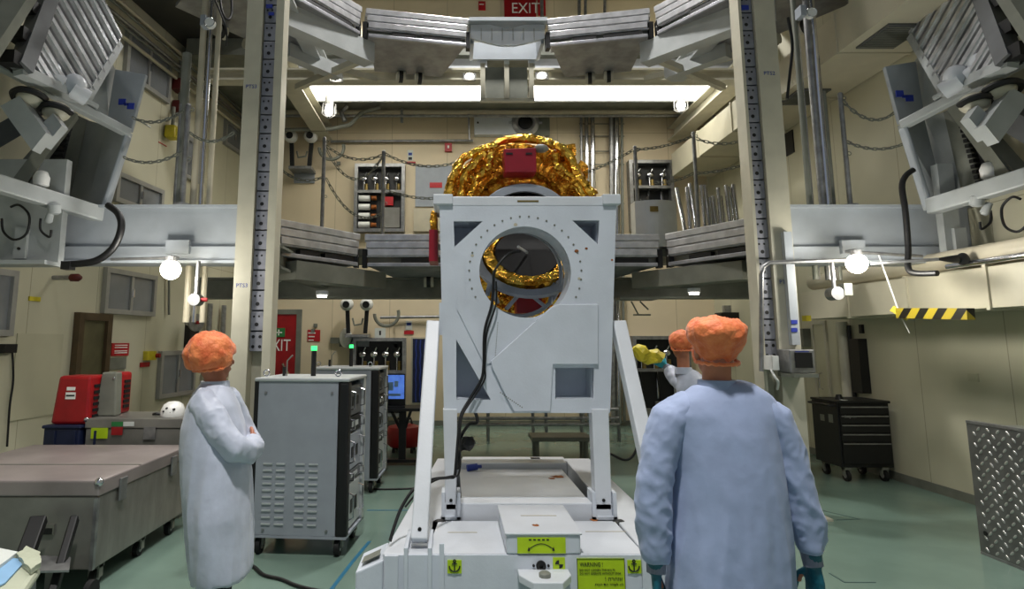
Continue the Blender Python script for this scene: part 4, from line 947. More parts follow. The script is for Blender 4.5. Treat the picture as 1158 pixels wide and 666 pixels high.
# cable tray clutter under the mid deck right of the stand
o = MB().bar(P(698,338,9.2), P(740,338,9.2), .3, .04).build('cable_tray', 'dim_steel'); tag(o, 'dark cable tray under the middle deck right of the stand', 'cable tray')
for k,(x0_,y0_,x1_,y1_) in enumerate(((714,341,722,356),(724,341,733,350),(716,356,736,356))):
    pipe('loose rod end under the dark cable tray, %s one' % ORDN[k], [P(x0_,y0_,9.2),P(x1_,y1_,9.1)], .012, 'dim_steel','rod ends under the cable tray')
# low guard rail at the back
t = thing('guard_rail', 'low metal guard rail behind the white trolley', 'guard rail', (1.1, 11.0, 0))
x0_, x1_ = P(515,480,11).x, P(700,480,11).x
for y in (463, 473, 480): z = P(0,y,11).z; MB().cyl((x0_,11,z),(x1_,11,z),.03,10).build('rail','galv',t,True)
for px in (515, 552, 603, 618, 658, 700): x = P(px,480,11).x; MB().cyl((x,11.03,0),(x,11.03,P(0,460,11).z),.03,10).build('post','galv',t,True)

cable('black cable looping down from above between the pipes and the left column', [P(247,-30,6.5),P(250,8,6.45),P(257,22,6.45),P(262,12,6.5),P(260,-30,6.5)], .014)
cable('thin black cable crossing the pipes beside the left column', [P(243,0,6.4),P(250,16,6.4),P(256,34,6.4),P(256,52,6.5)], .010)
cable('dark cable hanging beside the pipes right of the right column', [P(891,20,6.4),P(896,50,6.4),P(893,85,6.4),P(890,112,6.45)], .016)
c = P(1078, 293, 5.75); t = thing('pipe_valve', 'dark pointed valve on the thin pipe under the right girder', 'valve', c-V((0,0,.05)))
MB().lathe([(.012,-.14),(.03,-.04),(.04,.03),(.03,.05)], c, (1,0,.0), 12).build('valve_body','dark',t,True); MB().sphere(c+V((.09,0,0)), (.055,.05,.06), 12, 8).build('valve_knob','dark',t,True)
pipe('thin steel pipe running from the right globe lamp to the dark valve', [P(985,298,5.9), P(1064,293,5.75)], .015, 'galv')
# ============================================================ test stand on its trolley
YF = 4.8
def lnx(y): return -.42+(y-4.1)*.085
def rnx(y): return 1.47+(y-4.1)*.02
t = thing('trolley_base', 'long white steel trolley base carrying the white test stand', 'trolley', (.55, 5.5, 0)); TB = t
ZD = .41
def rail(f, sg):
    pts = [(f(4.02), 4.02), (f(7.15), 7.15), (f(7.15)-sg*.28, 7.15), (f(4.02)-sg*.28, 4.02)]
    return MB().slab([V((x,y,ZD)) for x,y in pts], -.32, (0,0,1))
rail(lnx, -1).build('side_rail', 'white_paint', t, bevel=.01); rail(rnx, 1).build('side_rail', 'white_paint', t, bevel=.01)
MB().box(lnx(4.0)+.02, rnx(4.0), 4.0, 4.02, .09, ZD-.002).build('front_panel', 'white_plate', t)
MB().box(lnx(4.0)+.29, rnx(4.0)-.29, 4.021, 4.72, ZD-.04, ZD).build('front_deck', 'white_paint', t)
MB().box(lnx(4.7)+.30, rnx(4.7)-.30, 4.78, 4.94, ZD-.25, ZD+.11).build('cross_beam', 'white_paint', t, bevel=.01)
MB().box(lnx(5)+.42, rnx(5)-.42, 4.95, 6.25, ZD+.02, ZD+.06).build('rear_deck', 'white_paint', t)
MB().box(lnx(5)+.42, rnx(5)-.42, 4.941, 4.949, ZD+.02, ZD+.11).build('deck_lip', 'white_plate', t)
MB().box(lnx(5)+.36, rnx(5)-.36, 6.3, 6.5, ZD-.2, ZD+.11).build('cross_beam', 'white_paint', t, bevel=.01)
MB().box(lnx(7)+.29, rnx(7)-.29, 6.9, 7.14, .1, ZD+.02).build('rear_panel', 'white_paint', t, bevel=.01)
MB().box(lnx(5)+.29, rnx(5)-.29, 4.3, 6.8, .10, .14).build('belly_pan', 'dark', t)
for a, b in ((.5,4.5),(.5,6.7)):
    for x in (lnx(b)+.14, rnx(b)-.14):
        w = MB().cyl((x-.04, b, .09), (x+.04, b, .09), .09, 20).build('wheel', 'rubber', t, True); MB().cyl((x-.045,b,.09),(x+.045,b,.09),.035,12).build('hub','galv',w,True)
# raised box on the front deck with sign
xa, xb = P(573,627,4.0).x, P(657,627,4.0).x
mb = MB(); x0q, x1q = xa-.0, xb+.0
mb.slab([V((xa,4.0,ZD+.001)),V((xb,4.0,ZD+.001)),V((xb,4.0,ZD+.115)),V((xa,4.0,ZD+.115))], -.64, (0,-1,0))
bx = mb.build('raised_box', 'white_plate', t, bevel=.012)
MB().box(xa-.01, xb+.01, 3.99, 4.65, ZD+.115, ZD+.13).build('box_lid', 'white_paint', bx, bevel=.006)
a, b = P(585,608,3.99), P(640,626,3.99)
s_ = MB().box(a.x, b.x, 3.992, 3.998, b.z, a.z); sg_ = s_.build('lime_sign', 'lime', bx)
MB().tube([V((P(598,620,3.99).x+(P(626,620,3.99).x-P(598,620,3.99).x)*f, 3.990, b.z+(a.z-b.z)*(.28+.34*math.sin(PI*f)))) for f in [i/12 for i in range(13)]], .0022, 5).build('arc_arrow', 'ink', bx)
for px in (598, 626): c = P(px, 621, 3.99); MB().cyl((c.x,3.991,c.z-.008), (c.x,3.991,c.z+.012), .008, 8, .001).build('arrow_head', 'ink', bx)
for k in range(5): c = P(598+k*5, 610.5, 3.99); MB().box(c.x, c.x+.016, 3.9895, 3.9915, c.z-.004, c.z+.004).build('tiny_print', 'ink', bx)
# right lower front outlines
def plate_sign(name, x0_, y0_, x1_, y1_): a = P(x0_,y0_,4.0); b = P(x1_,y1_,4.0); return MB().box(a.x, b.x, 3.993, 3.999, b.z, a.z).build(name, 'lime', t), a, b
def anchor(px, py):
    c = P(px, py, 3.99); k = 1.0; m = MB()
    m.tube([(c.x,3.990,c.z+.022),(c.x,3.990,c.z-.03)], .004, 6).ring((c.x,3.990,c.z+.028), .008, .003, (0,1,0), 12, 5).tube([(c.x-.016,3.990,c.z+.012),(c.x+.016,3.990,c.z+.012)], .003, 5)
    m.tube([V((c.x+.032*math.cos(q), 3.990, c.z-.000+.032*math.sin(q))) for q in [PI+PI*i/10 for i in range(11)]], .004, 6)
    m.build('anchor_symbol', 'ink', t)
plate_sign('anchor_sign', 506, 633, 522, 648); anchor(514, 640)
plate_sign('anchor_sign', 709, 633, 725, 648); anchor(717, 640)
_, a, b = plate_sign('balance_sign', 625, 630, 639, 645)
c = (a+b)/2; m = MB()
for q0 in (PI/2, 3*PI/2): m.slab([V((c.x,3.991,c.z))]+[V((c.x+.024*math.cos(q0+PI/2*i/6),3.991,c.z+.024*math.sin(q0+PI/2*i/6))) for i in range(7)], .002, (0,-1,0))
m.build('balance_symbol', 'ink', t)
_, a, b = plate_sign('warning_sign', 652, 631, 708, 690)
x0_, x1_ = a.x, b.x; W_ = x1_-x0_
text('lettering', 'WARNING !', (x0_+W_*.30, 3.990, a.z-.035), .034, 'ink', t, width=W_*.48)
text('lettering', 'DO NOT LOOSEN THE BOLTS', (x0_+W_*.42, 3.990, a.z-.066), .016, 'ink', t, width=W_*.74)
text('lettering', 'DO NOT OPERATE WITHOUT STOP', (x0_+W_*.48, 3.990, a.z-.086), .016, 'ink', t, width=W_*.86)
text('lettering', '! הרהזא', (x0_+W_*.76, 3.990, a.z-.118), .034, 'ink', t, width=W_*.36)
text('lettering', 'גרבה תא רחשל אל', (x0_+W_*.66, 3.990, a.z-.148), .018, 'ink', t, width=W_*.6)
m = MB()
for c0 in ((x0_,x1_,a.z-.003,a.z),(x0_,x1_,b.z,b.z+.003),(x0_,x0_+.003,b.z,a.z),(x1_-.003,x1_,b.z,a.z)): m.box(c0[0],c0[1],3.990,3.9925,c0[2],c0[3])
m.build('sign_border', 'ink', t)
# tow bracket
c = P(614, 648, 3.95); tb = MB()
xx0, xx1 = P(587,648,3.9).x, P(646,648,3.9).x; zt2 = P(0,650,3.9).z
m = MB().slab([V((xx0,3.998,zt2)),V((xx1,3.998,zt2)),V((xx1-.0,3.90,zt2)),V((xx1-.07,3.78,zt2)),V((xx0+.07,3.78,zt2)),V((xx0,3.90,zt2))], -.045, (0,0,1)); br_ = m.build('tow_bracket', 'white_paint', t, bevel=.006)
MB().lathe([(.0,0),(.035,0),(.035,.02),(.02,.03)], (c.x, 3.87, zt2), (0,0,1), 16).build('tow_pin', 'dim_steel', br_, True)
m = MB().slab([V((xx0+.06,3.82,zt2-.045)),V((xx1-.06,3.82,zt2-.045)),V((xx1-.1,3.84,zt2-.25)),V((xx0+.1,3.84,zt2-.25))], .03, (0,1,0)); m.build('bracket_cheek', 'white_plate', br_)
c = P(612, 640, 3.99); MB().lathe([(.03,0),(.03,.015),(.012,.02),(.012,.006)], (c.x,4.0,c.z), (0,-1,0), 18).build('socket_port', 'black', t, True)
for dx in (-.045,.045): MB().cyl((c.x+dx,4.0,c.z), (c.x+dx,3.99,c.z), .008, 8).build('small_screw', 'black', t)
# clevis at strut feet
def clevis(cx, nm):
    for sx in (-.085, .06): MB().box(cx+sx, cx+sx+.025, 3.97, 4.35, .1, ZD+.05).build('clevis_plate', 'white_plate', t, bevel=.004)
    MB().box(cx-.2, cx-.12, 3.975, 3.999, .1, ZD).build('weld_rib', 'white_plate', t); MB().box(cx+.13, cx+.16, 3.975, 3.999, .1, ZD+.07).build('weld_rib', 'white_plate', t)
sl = P(474, 612, 4.13); sr = P(753, 612, 4.13)
clevis(sl.x, 'left'); clevis(sr.x, 'right')
# side outrigger box at front left
a = P(402,640,4.0); m = MB().slab([V((a.x,4.0,.1)),V((a.x,4.0,.31)),V((lnx(4.0)+.01,4.0,ZD-.03)),V((lnx(4.0)+.01,4.0,.1))], .35, (0,1,0)); m.build('outrigger_box', 'white_plate', t, bevel=.01)
m = MB().slab([V((a.x+.03,4.05,.345)),V((lnx(4.0)-.02,4.05,.392)),V((lnx(4.0)-.02,4.16,.392)),V((a.x+.03,4.16,.345))], .004, (0,0,1)); m.build('grip_pad', 'dim_steel', t)
# marks and stains
for px, py, s_ in ((631,539,.09),(672,588,.05),(606,594,.035),(624,541,.05)):
    z = ZD+.061 if py < 560 else (ZD+.131 if 573 < px < 657 and py > 570 else ZD+.001)
    c = PZ(px, py, z); n_ = 14
    pts_ = [V((c.x+s_*(.6+.5*noise.noise((k*.9, px, 0)))*math.cos(2*PI*k/n_), c.y+s_*(.6+.5*noise.noise((k*.9, py, 3)))*math.sin(2*PI*k/n_), z)) for k in range(n_)]
    MB().slab(pts_, .0015, (0,0,1)).build('rust_stain', 'rust', t)
for px, py, w_ in ((609,583,.12),(685,601,.14),(523,602,.1)):
    z = ZD+.131 if 573 < px < 657 else ZD+.001; c = PZ(px, py, z); MB().box(c.x-w_, c.x+w_, c.y-.006, c.y+.006, z, z+.001).build('faded_mark', 'pipe_cream', t)
c = PZ(602, 514, ZD+.021); MB().box(c.x-.05, c.x+.05, 7.0, 7.05, ZD+.021, ZD+.03).build('black_tab', 'black', t)
c = PZ(534, 533, ZD+.06); o = MB().cyl((c.x-.05, c.y, ZD+.09), (c.x+.05, c.y+.02, ZD+.10), .03, 12).cyl((c.x+.05, c.y+.02, ZD+.10), (c.x+.09, c.y+.03, ZD+.10), .015, 10).build('cable_connector', 'ink_blue', None, True); o.location.z = ZD+.061; tag(o, 'small blue cable connector lying on the trolley deck', 'connector')
for px, py in ((698,588), (498,588)): c = PZ(px,py,ZD); MB().sphere((c.x,4.72,ZD-.02), (.06,.04,.035), 10, 6).build('dark_grommet', 'black', t, True)

# ---- struts
t = thing('test_stand', 'tall white steel test stand frame with large round opening', 'test stand', (.58, 5.0, ZD)); TS = t
Y0, Y1 = YF, YF+.46
out = xz([(497,233),(697,233),(690,467),(502,467)], Y0)
def poly(pts): return xz(pts, Y0)
hc = P(594, 307, Y0); hr = 52*((Y0*CT+ (hc.z-CAMH)*ST)/F)
circ = [(hc.x+hr*math.cos(2*PI*k/48), hc.z+hr*math.sin(2*PI*k/48)) for k in range(48)]
tri1 = poly([(513,250),(546,250),(514,279)]); tri2 = poly([(647,249),(678,249),(677,277)])
tri3 = poly([(516,384),(555,452),(516,452)]); win = poly([(628,416),(672,416),(672,451),(628,451)])
holes('front_plate', out, [circ, tri1, tri2, tri3, win], Y0, Y0+.05, 'white_plate', t)
# box sides, top, bottom, ribs
zt3, zb3 = out[0][1], out[2][1]; xl, xr = out[0][0], out[1][0]; xl2, xr2 = out[3][0], out[2][0]
MB().slab([V((xl,Y0+.05,zt3)),V((xl2,Y0+.05,zb3)),V((xl2,Y1,zb3)),V((xl,Y1,zt3))], .03, (1,0,0)).build('side_plate', 'white_plate', t)
MB().slab([V((xr,Y0+.05,zt3)),V((xr2,Y0+.05,zb3)),V((xr2,Y1,zb3)),V((xr,Y1,zt3))], .03, (-1,0,0)).build('side_plate', 'white_plate', t)
MB().box(xl2, xr2, Y0+.05, Y1, zb3, zb3+.03).build('bottom_plate', 'white_plate', t)
zf = P(0, 222, Y0).z
MB().slab([V((xl-.02,Y0-.0,zt3+.001)),V((xr+.01,Y0-.0,zt3+.001)),V((xr+.01,Y0-.0,zf)),V((xl-.02,Y0-.0,zf))], .5, (0,1,0)).build('top_flange', 'white_paint', t, bevel=.008)
for a_, b_ in ((490,512),(681,701)): 
    x0_, x1_ = P(a_,0,Y0).x, P(b_,0,Y0).x; x0_ = P(a_,226,Y0).x; x1_ = P(b_,226,Y0).x; MB().box(x0_, x1_, Y0-.03, Y0+.5, zt3+.01, zf+.012).build('flange_end_cap', 'white_paint', t, bevel=.006)
back = holes('back_plate', [(xl+.03,zt3-.01),(xr-.03,zt3-.01),(xr2-.03,zb3+.03),(xl2+.03,zb3+.03)], [[(hc.x+hr*1.12*math.cos(2*PI*k/40), hc.z+hr*1.12*math.sin(2*PI*k/40)) for k in range(40)]], Y0+.30, Y0+.33, 'white_plate', t)
# recess walls round the cutouts
def recess(polyg, nm):
    n = len(polyg)
    m = MB()
    for i in range(n):
        p_, q_ = polyg[i], polyg[(i+1)%n]; e = V((q_[0]-p_[0], 0, q_[1]-p_[1])); nn = V((e.z,0,-e.x)).normalized()*.008
        cx_ = sum(a[0] for a in polyg)/n; cz_ = sum(a[1] for a in polyg)/n
        if nn.dot(V((cx_-p_[0],0,cz_-p_[1]))) > 0: nn = -nn
        m.add([(p_[0],Y0+.05,p_[1]),(q_[0],Y0+.05,q_[1]),(q_[0],Y0+.3,q_[1]),(p_[0],Y0+.3,p_[1]),(p_[0]+nn.x,Y0+.05,p_[1]+nn.z),(q_[0]+nn.x,Y0+.05,q_[1]+nn.z),(q_[0]+nn.x,Y0+.3,q_[1]+nn.z),(p_[0]+nn.x,Y0+.3,p_[1]+nn.z)], [(0,1,2,3),(4,7,6,5),(0,4,5,1),(1,5,6,2),(2,6,7,3),(3,7,4,0)])
    m.build(nm, 'white_plate', t)
for q_ in (tri1, tri2, tri3, win): recess(q_, 'recess_wall')
m = MB()
for k in range(48):
    a0, a1 = 2*PI*k/48, 2*PI*(k+1)/48
    q = [V((hc.x+hr*r_*math.cos(a_), y_, hc.z+hr*r_*math.sin(a_))) for a_ in (a0,a1) for r_ in (1.0,1.03) for y_ in (Y0+.05, Y0+.30)]
    m.add(q, [(0,1,5,4),(2,6,7,3),(0,4,6,2),(1,3,7,5)])
m.build('bore_lining', 'white_plate', t, True)
# raised gusset plate lower right
gp = xz([(555,408),(556,415),(573,450),(581,465),(622,465),(625,412),(676,412),(676,344),(630,344),(622,348)], Y0)
MB().slab([V((x,Y0-.001,z)) for x, z in gp], .022, (0,-1,0)).build('raised_gusset', 'white_plate', t, bevel=.006)
# octagonal relief ring and bolts
rp = xz([(517,284),(517,350),(548,412),(556,410),(526,350),(526,290)], Y0)
MB().slab([V((x,Y0-.001,z)) for x, z in rp], .008, (0,-1,0)).build('relief_strip', 'white_plate', t)
for k in range(26):
    m = MB()
    a_ = -.15*PI+1.3*PI*k/25; x_, z_ = hc.x+hr*1.22*math.cos(a_), hc.z+hr*1.22*math.sin(a_); m.cyl((x_,Y0,z_), (x_,Y0-.004,z_), .008, 8); m.build('bolt', 'dim_steel', t)
for px, py, s_, mm in ((652,284,.022,'rust'),(663,281,.014,'rust'),(655,315,.016,'pipe_cream'),(534,289,.016,'pipe_cream'),(583,254,.02,'pipe_cream'),(692,294,.012,'rust')):
    c = P(px,py,Y0); n_ = 10
    MB().slab([V((c.x+s_*(.8+.6*noise.noise((k*1.3,px,0)))*math.cos(2*PI*k/n_),Y0-.0005,c.z+s_*.8*(.8+.6*noise.noise((k,py,0)))*math.sin(2*PI*k/n_))) for k in range(n_)], .002, (0,-1,0)).build('paint_chip', mm, t)
m = MB()
for k in range(16): c = P(563-.2*k, 365+k*2.6, Y0); m.cyl((c.x,Y0,c.z),(c.x,Y0-.002,c.z),.004,6)
for k in range(12): c = P(566+2.2*k, 444+k*1.5, Y0-.02); m.cyl((c.x,Y0-.022,c.z),(c.x,Y0-.0245,c.z),.005,6)
m.build('rivet_line', 'dim_steel', t)
MB().box(P(585,225,Y0).x, P(609,225,Y0).x, Y0-.003, Y0-.0005, P(0,228.5,Y0).z, P(0,226.5,Y0).z).build('faded_label', 'gold_brass', t)
# vertical legs
for (xa_, xb_, xc_, xd_) in ((501,517,504,516),(668,687,672,690)):
    a = P(xa_,465,Y0+.02); b = P(xb_,465,Y0+.02); c = P(xc_,562,Y0+.02); d = P(xd_,562,Y0+.02); zl = ZD+.06
    MB().slab([V((a.x,Y0-.02,a.z+.02)),V((b.x,Y0-.02,a.z+.02)),V((d.x,Y0-.02,zl)),V((c.x,Y0-.02,zl))], .12, (0,1,0)).build('leg', 'white_paint', t, bevel=.006)
    MB().box(c.x-.03, c.x-.004, Y0-.05, Y0+.12, ZD+.0, ZD+.19).box(d.x+.004, d.x+.03, Y0-.05, Y0+.12, ZD+.0, ZD+.19).box(c.x-.03, d.x+.03, Y0-.05, Y0+.12, ZD-.0, ZD+.02).build('leg_shoe', 'white_plate', t)
    MB().cyl(((c.x+d.x)/2,Y0-.021,zl+.07),((c.x+d.x)/2,Y0-.03,zl+.07),.012,10).build('pin', 'black', t)
# diagonal struts
for a, b in ((P(490,366,YF+.12), V((sl.x,4.13,ZD+.04))), (P(699,366,YF+.12), V((sr.x,4.13,ZD+.04)))):
    st_ = MB().bar(a, b, .105, .11, (0,1,0)).build('diagonal_strut', 'white_paint', t, bevel=.01)
    d_ = (b-a).normalized(); c = b-d_*.09+V((0,-.06,0)); MB().cyl(c, c+V((0,-.012,0)), .012, 10).build('pin', 'black', st_)
    MB().cyl(a+V((0,-.05,-.02)), a+V((0,-.066,-.02)), .01, 8).build('pin', 'black', st_)
# trunnion on the block sides
MB().box(xl-.001, xl+.03, YF+.05, YF+.25, 1.75, 2.0).build('trunnion_pad', 'white_plate', t)
# ============================================================ satellite behind the stand
c0 = P(589, 246, 5.9); t = thing('satellite', 'gold foil wrapped satellite mounted behind the white test stand', 'satellite', (c0.x, 6.2, 2.0)); SAT = t
def foil(mb_or_pts, name, m, amp, freq, voxel=None, seed=0): pass
def crumple(o, amp, freq, seed=0, sharp=True):
    me = o.data
    for v in me.vertices:
        p = v.co*freq+V((seed, seed*.7, 0)); d = noise.noise_vector(p)+noise.noise_vector(p*2.3)*.5
        v.co += d*amp
    for pl in me.polygons: pl.use_smooth = False
def dense(mb, name, m, parent, cuts, amp, freq, seed=0):
    o = mb.build(name, m, parent); bm = bmesh.new(); bm.from_mesh(o.data); bmesh.ops.triangulate(bm, faces=bm.faces)
    for _ in range(cuts): bmesh.ops.subdivide_edges(bm, edges=[e for e in bm.edges if e.calc_length() > .045], cuts=1); bmesh.ops.triangulate(bm, faces=bm.faces)
    bm.to_mesh(o.data); bm.free(); crumple(o, amp, freq, seed); return o
# main ring body: profile lathe about Y, open towards camera
Rm = 84*(5.95/F)*1.03
body = MB().lathe([(Rm*.52,.10),(Rm*.80,.0),(Rm*1.02,.04),(Rm*1.06,.35),(Rm*.97,.8),(Rm*.6,.95),(.01,.96)], (c0.x, 5.85, c0.z-.0), (0,1,0), 36)
crumple(dense(body, 'foil_body', 'gold', t, 4, .032, 9, 1), .012, 34, 3)
inn = MB().lathe([(Rm*1.03,.05),(Rm*.98,-.01),(Rm*.62,-.02),(Rm*.55,.12),(Rm*.45,.22),(.02,.24)], (c0.x, 5.86, c0.z), (0,1,0), 36)
crumple(dense(inn, 'foil_front', 'amber', t, 4, .026, 11, 5), .012, 30, 7)
sk = MB().lathe([(.01,.0),(Rm*.5,.0),(Rm*.82,.03),(Rm*.82,.2),(.01,.2)], (c0.x+.02, 5.84, P(0,318,5.84).z), (0,1,0), 32)
crumple(dense(sk, 'foil_skirt', 'gold', t, 4, .03, 10, 12), .014, 30, 2)
# bright foil-wrapped struts on the front face
for pts, r in ((((521,222),(526,196),(548,172)), .035), (((531,222),(540,200),(552,188),(556,172)), .03), (((505,222),(512,200),(524,180),(552,166)), .04), (((672,222),(655,200),(640,172),(622,162)), .045), (((662,222),(645,198),(630,186),(628,174)), .032), (((552,166),(575,158),(600,157),(622,162)), .04)):
    P3 = [P(x, y, 5.72) for x, y in pts]; o_ = ctube(P3, r, 8, 10); dense(o_, 'foil_strut', 'gold', t, 2, .018, 17, len(pts)+pts[0][0])
# corner flap right
fl_ = MB().slab([P(648,190,5.9), P(657,181,5.9), P(665,188,5.9), P(664,205,5.9), P(673,214,5.9), P(672,224,5.9), P(655,222,5.9)], .12, (0,1,0)); dense(fl_, 'foil_flap', 'amber', t, 4, .02, 10, 9)
fl_ = MB().slab([P(502,215,5.9), P(511,190,5.9), P(522,176,5.9), P(526,224,5.9), P(504,226,5.9)], .12, (0,1,0)); dense(fl_, 'foil_flap', 'gold', t, 4, .02, 10, 19)
# grey adapter ring seen over top edge and through the opening
ca = P(594, 268, 5.62); Ra = 62*5.62/F
MB().lathe([(Ra*.86,.03),(Ra*.86,-.02),(Ra,-.02),(Ra*1.02,.0),(Ra*1.02,.06),(Ra*.86,.06),(Ra*.86,.03)], (ca.x, 5.62, ca.z), (0,1,0), 48).build('adapter_ring', 'rack_panel', t, True)
# nozzle bowl and collars, tilted up towards the camera side
AX = V((0, .8, -.6)); sc_ = 5.5*1.03/F
cb = P(596, 286, 5.5)
MB().lathe([(35*sc_,0),(36*sc_,.01),(35*sc_,.02),(32*sc_,.10),(22*sc_,.20),(9*sc_,.25),(7*sc_,.28),(.01,.28)], cb, AX, 36).build('engine_bowl', 'black', t, True)
MB().cyl(cb+V((.0,-.02,.0)), P(586,279,5.3), .012, 8).build('probe_rod', 'white_plastic', t, True)
dense(MB().lathe([(36*sc_,.02),(37*sc_,-.02),(49*sc_,-.02),(51*sc_,.08),(40*sc_,.1),(36*sc_,.02)], cb-V((0,0,.005)), AX, 40), 'foil_collar', 'gold', t, 3, .014, 18, 4)
MB().lathe([(50*sc_,.03),(50*sc_,-.01),(59*sc_,-.01),(59*sc_,.03),(50*sc_,.03)], cb-V((.0,-.0,.03)), AX, 44).build('lower_ring', 'rack_panel', t, True)
for (xa_, ya_, xb_, yb_) in ((554,320,563,343),(592,327,572,350),(592,327,617,347),(626,320,622,344),(554,320,551,334),(630,318,640,330)):
    MB().bar(P(xa_,ya_,5.32), P(xb_,yb_,5.27), .035, .03).build('truss_rod', 'rack_panel', t, bevel=.006)
MB().ring((hc.x, 5.285, P(0,309,5.28).z), 47*5.28*1.03/F, .018, (0,1,0), 40, 6).build('mounting_ring', 'rack_panel', t, True)
MB().box(P(584,340,5.62).x, P(612,340,5.62).x, 5.6, 5.78, P(0,354,5.6).z, P(0,328,5.6).z).build('red_cover', 'red_box', t)
# red block on top
a, b = P(569,170,5.55), P(606,196,5.55)
rb = MB().slab([V((a.x,5.5,a.z)),V((b.x,5.5,a.z+.01)),V((b.x,5.5,b.z)),V((a.x+.01,5.5,b.z))], .22, (0,1,0)).build('red_cover', 'red_box', t, bevel=.008)
for px in (576,598): c = P(px,174,5.5); MB().box(c.x-.03,c.x+.03,5.488,5.499,c.z-.008,c.z+.008).build('slot','black',rb)
c = P(612,168,5.6); MB().sphere(c,(.07,.05,.04),10,6).build('dark_bracket','dim_steel',t); 
c = P(640,172,5.75); dense(MB().box(c.x-.06,c.x+.08,5.7,5.9,c.z-.05,c.z+.06),'foil_knob','amber',t,3,.02,12,3)
# red side box at left of the block
a, b = P(487,262,5.15), P(497,297,5.15); r2 = MB().box(a.x-.01, xl-.02, 5.05, 5.35, b.z, a.z).build('red_cover', 'red_box', t)
dense(MB().box(a.x+.0, xl-.03, 5.1, 5.35, a.z+.0, P(0,240,5.15).z),'foil_knob','amber',t,3,.015,12,8)
MB().cyl((xl-.05,5.3,a.z-.1),(xl+.25,5.6,a.z-.1),.03).build('side_bracket','galv',t)
# cable harness on the stand
pts = [P(588,284,4.95),P(574,288,4.78),P(560,305,4.74),P(558,320,4.76),P(556,345,4.76),P(548,375,4.76),P(547,412,4.76),P(544,430,4.76),P(532,450,4.75),P(521,470,4.7),P(518,495,4.66),P(516,520,4.62),P(514,538,4.6),P(508,540,4.58),P(490,542,4.4),P(470,551,4.3),P(455,572,4.25),P(447,592,4.2),P(441,612,4.15)]
cable('black twisted cable bundle hanging out of the round opening down to the trolley', pts, .011)
pts2 = [p+V((.02+.012*math.sin(i*1.7), -.012, .012*math.cos(i*1.3))) for i, p in enumerate(pts[3:-2])]
cable('thin second black cable running alongside the harness down the stand', pts2, .007)
cable('short black looped cable behind the left leg of the stand', [P(532,452,5.0),P(540,476,5.1),P(530,480,5.15),P(520,498,5.15),P(530,504,5.1),P(521,508,5.1),P(517,530,5.0)], .014)
o = MB().sphere(P(528,502,5.1), (.07,.05,.05), 10, 6).cyl(P(520,506,5.1), P(536,498,5.1), .03, 8).build('cable_clamp', 'black', None); crumple(o, .02, 20); tag(o, 'dark knotted cable clamp beside the left leg of the stand', 'clamp')
cable('thin curved cord behind the right leg of the stand', [P(690,513,6.0),P(706,520,6.0),P(716,515,6.0),P(722,500,6.0)], .012)
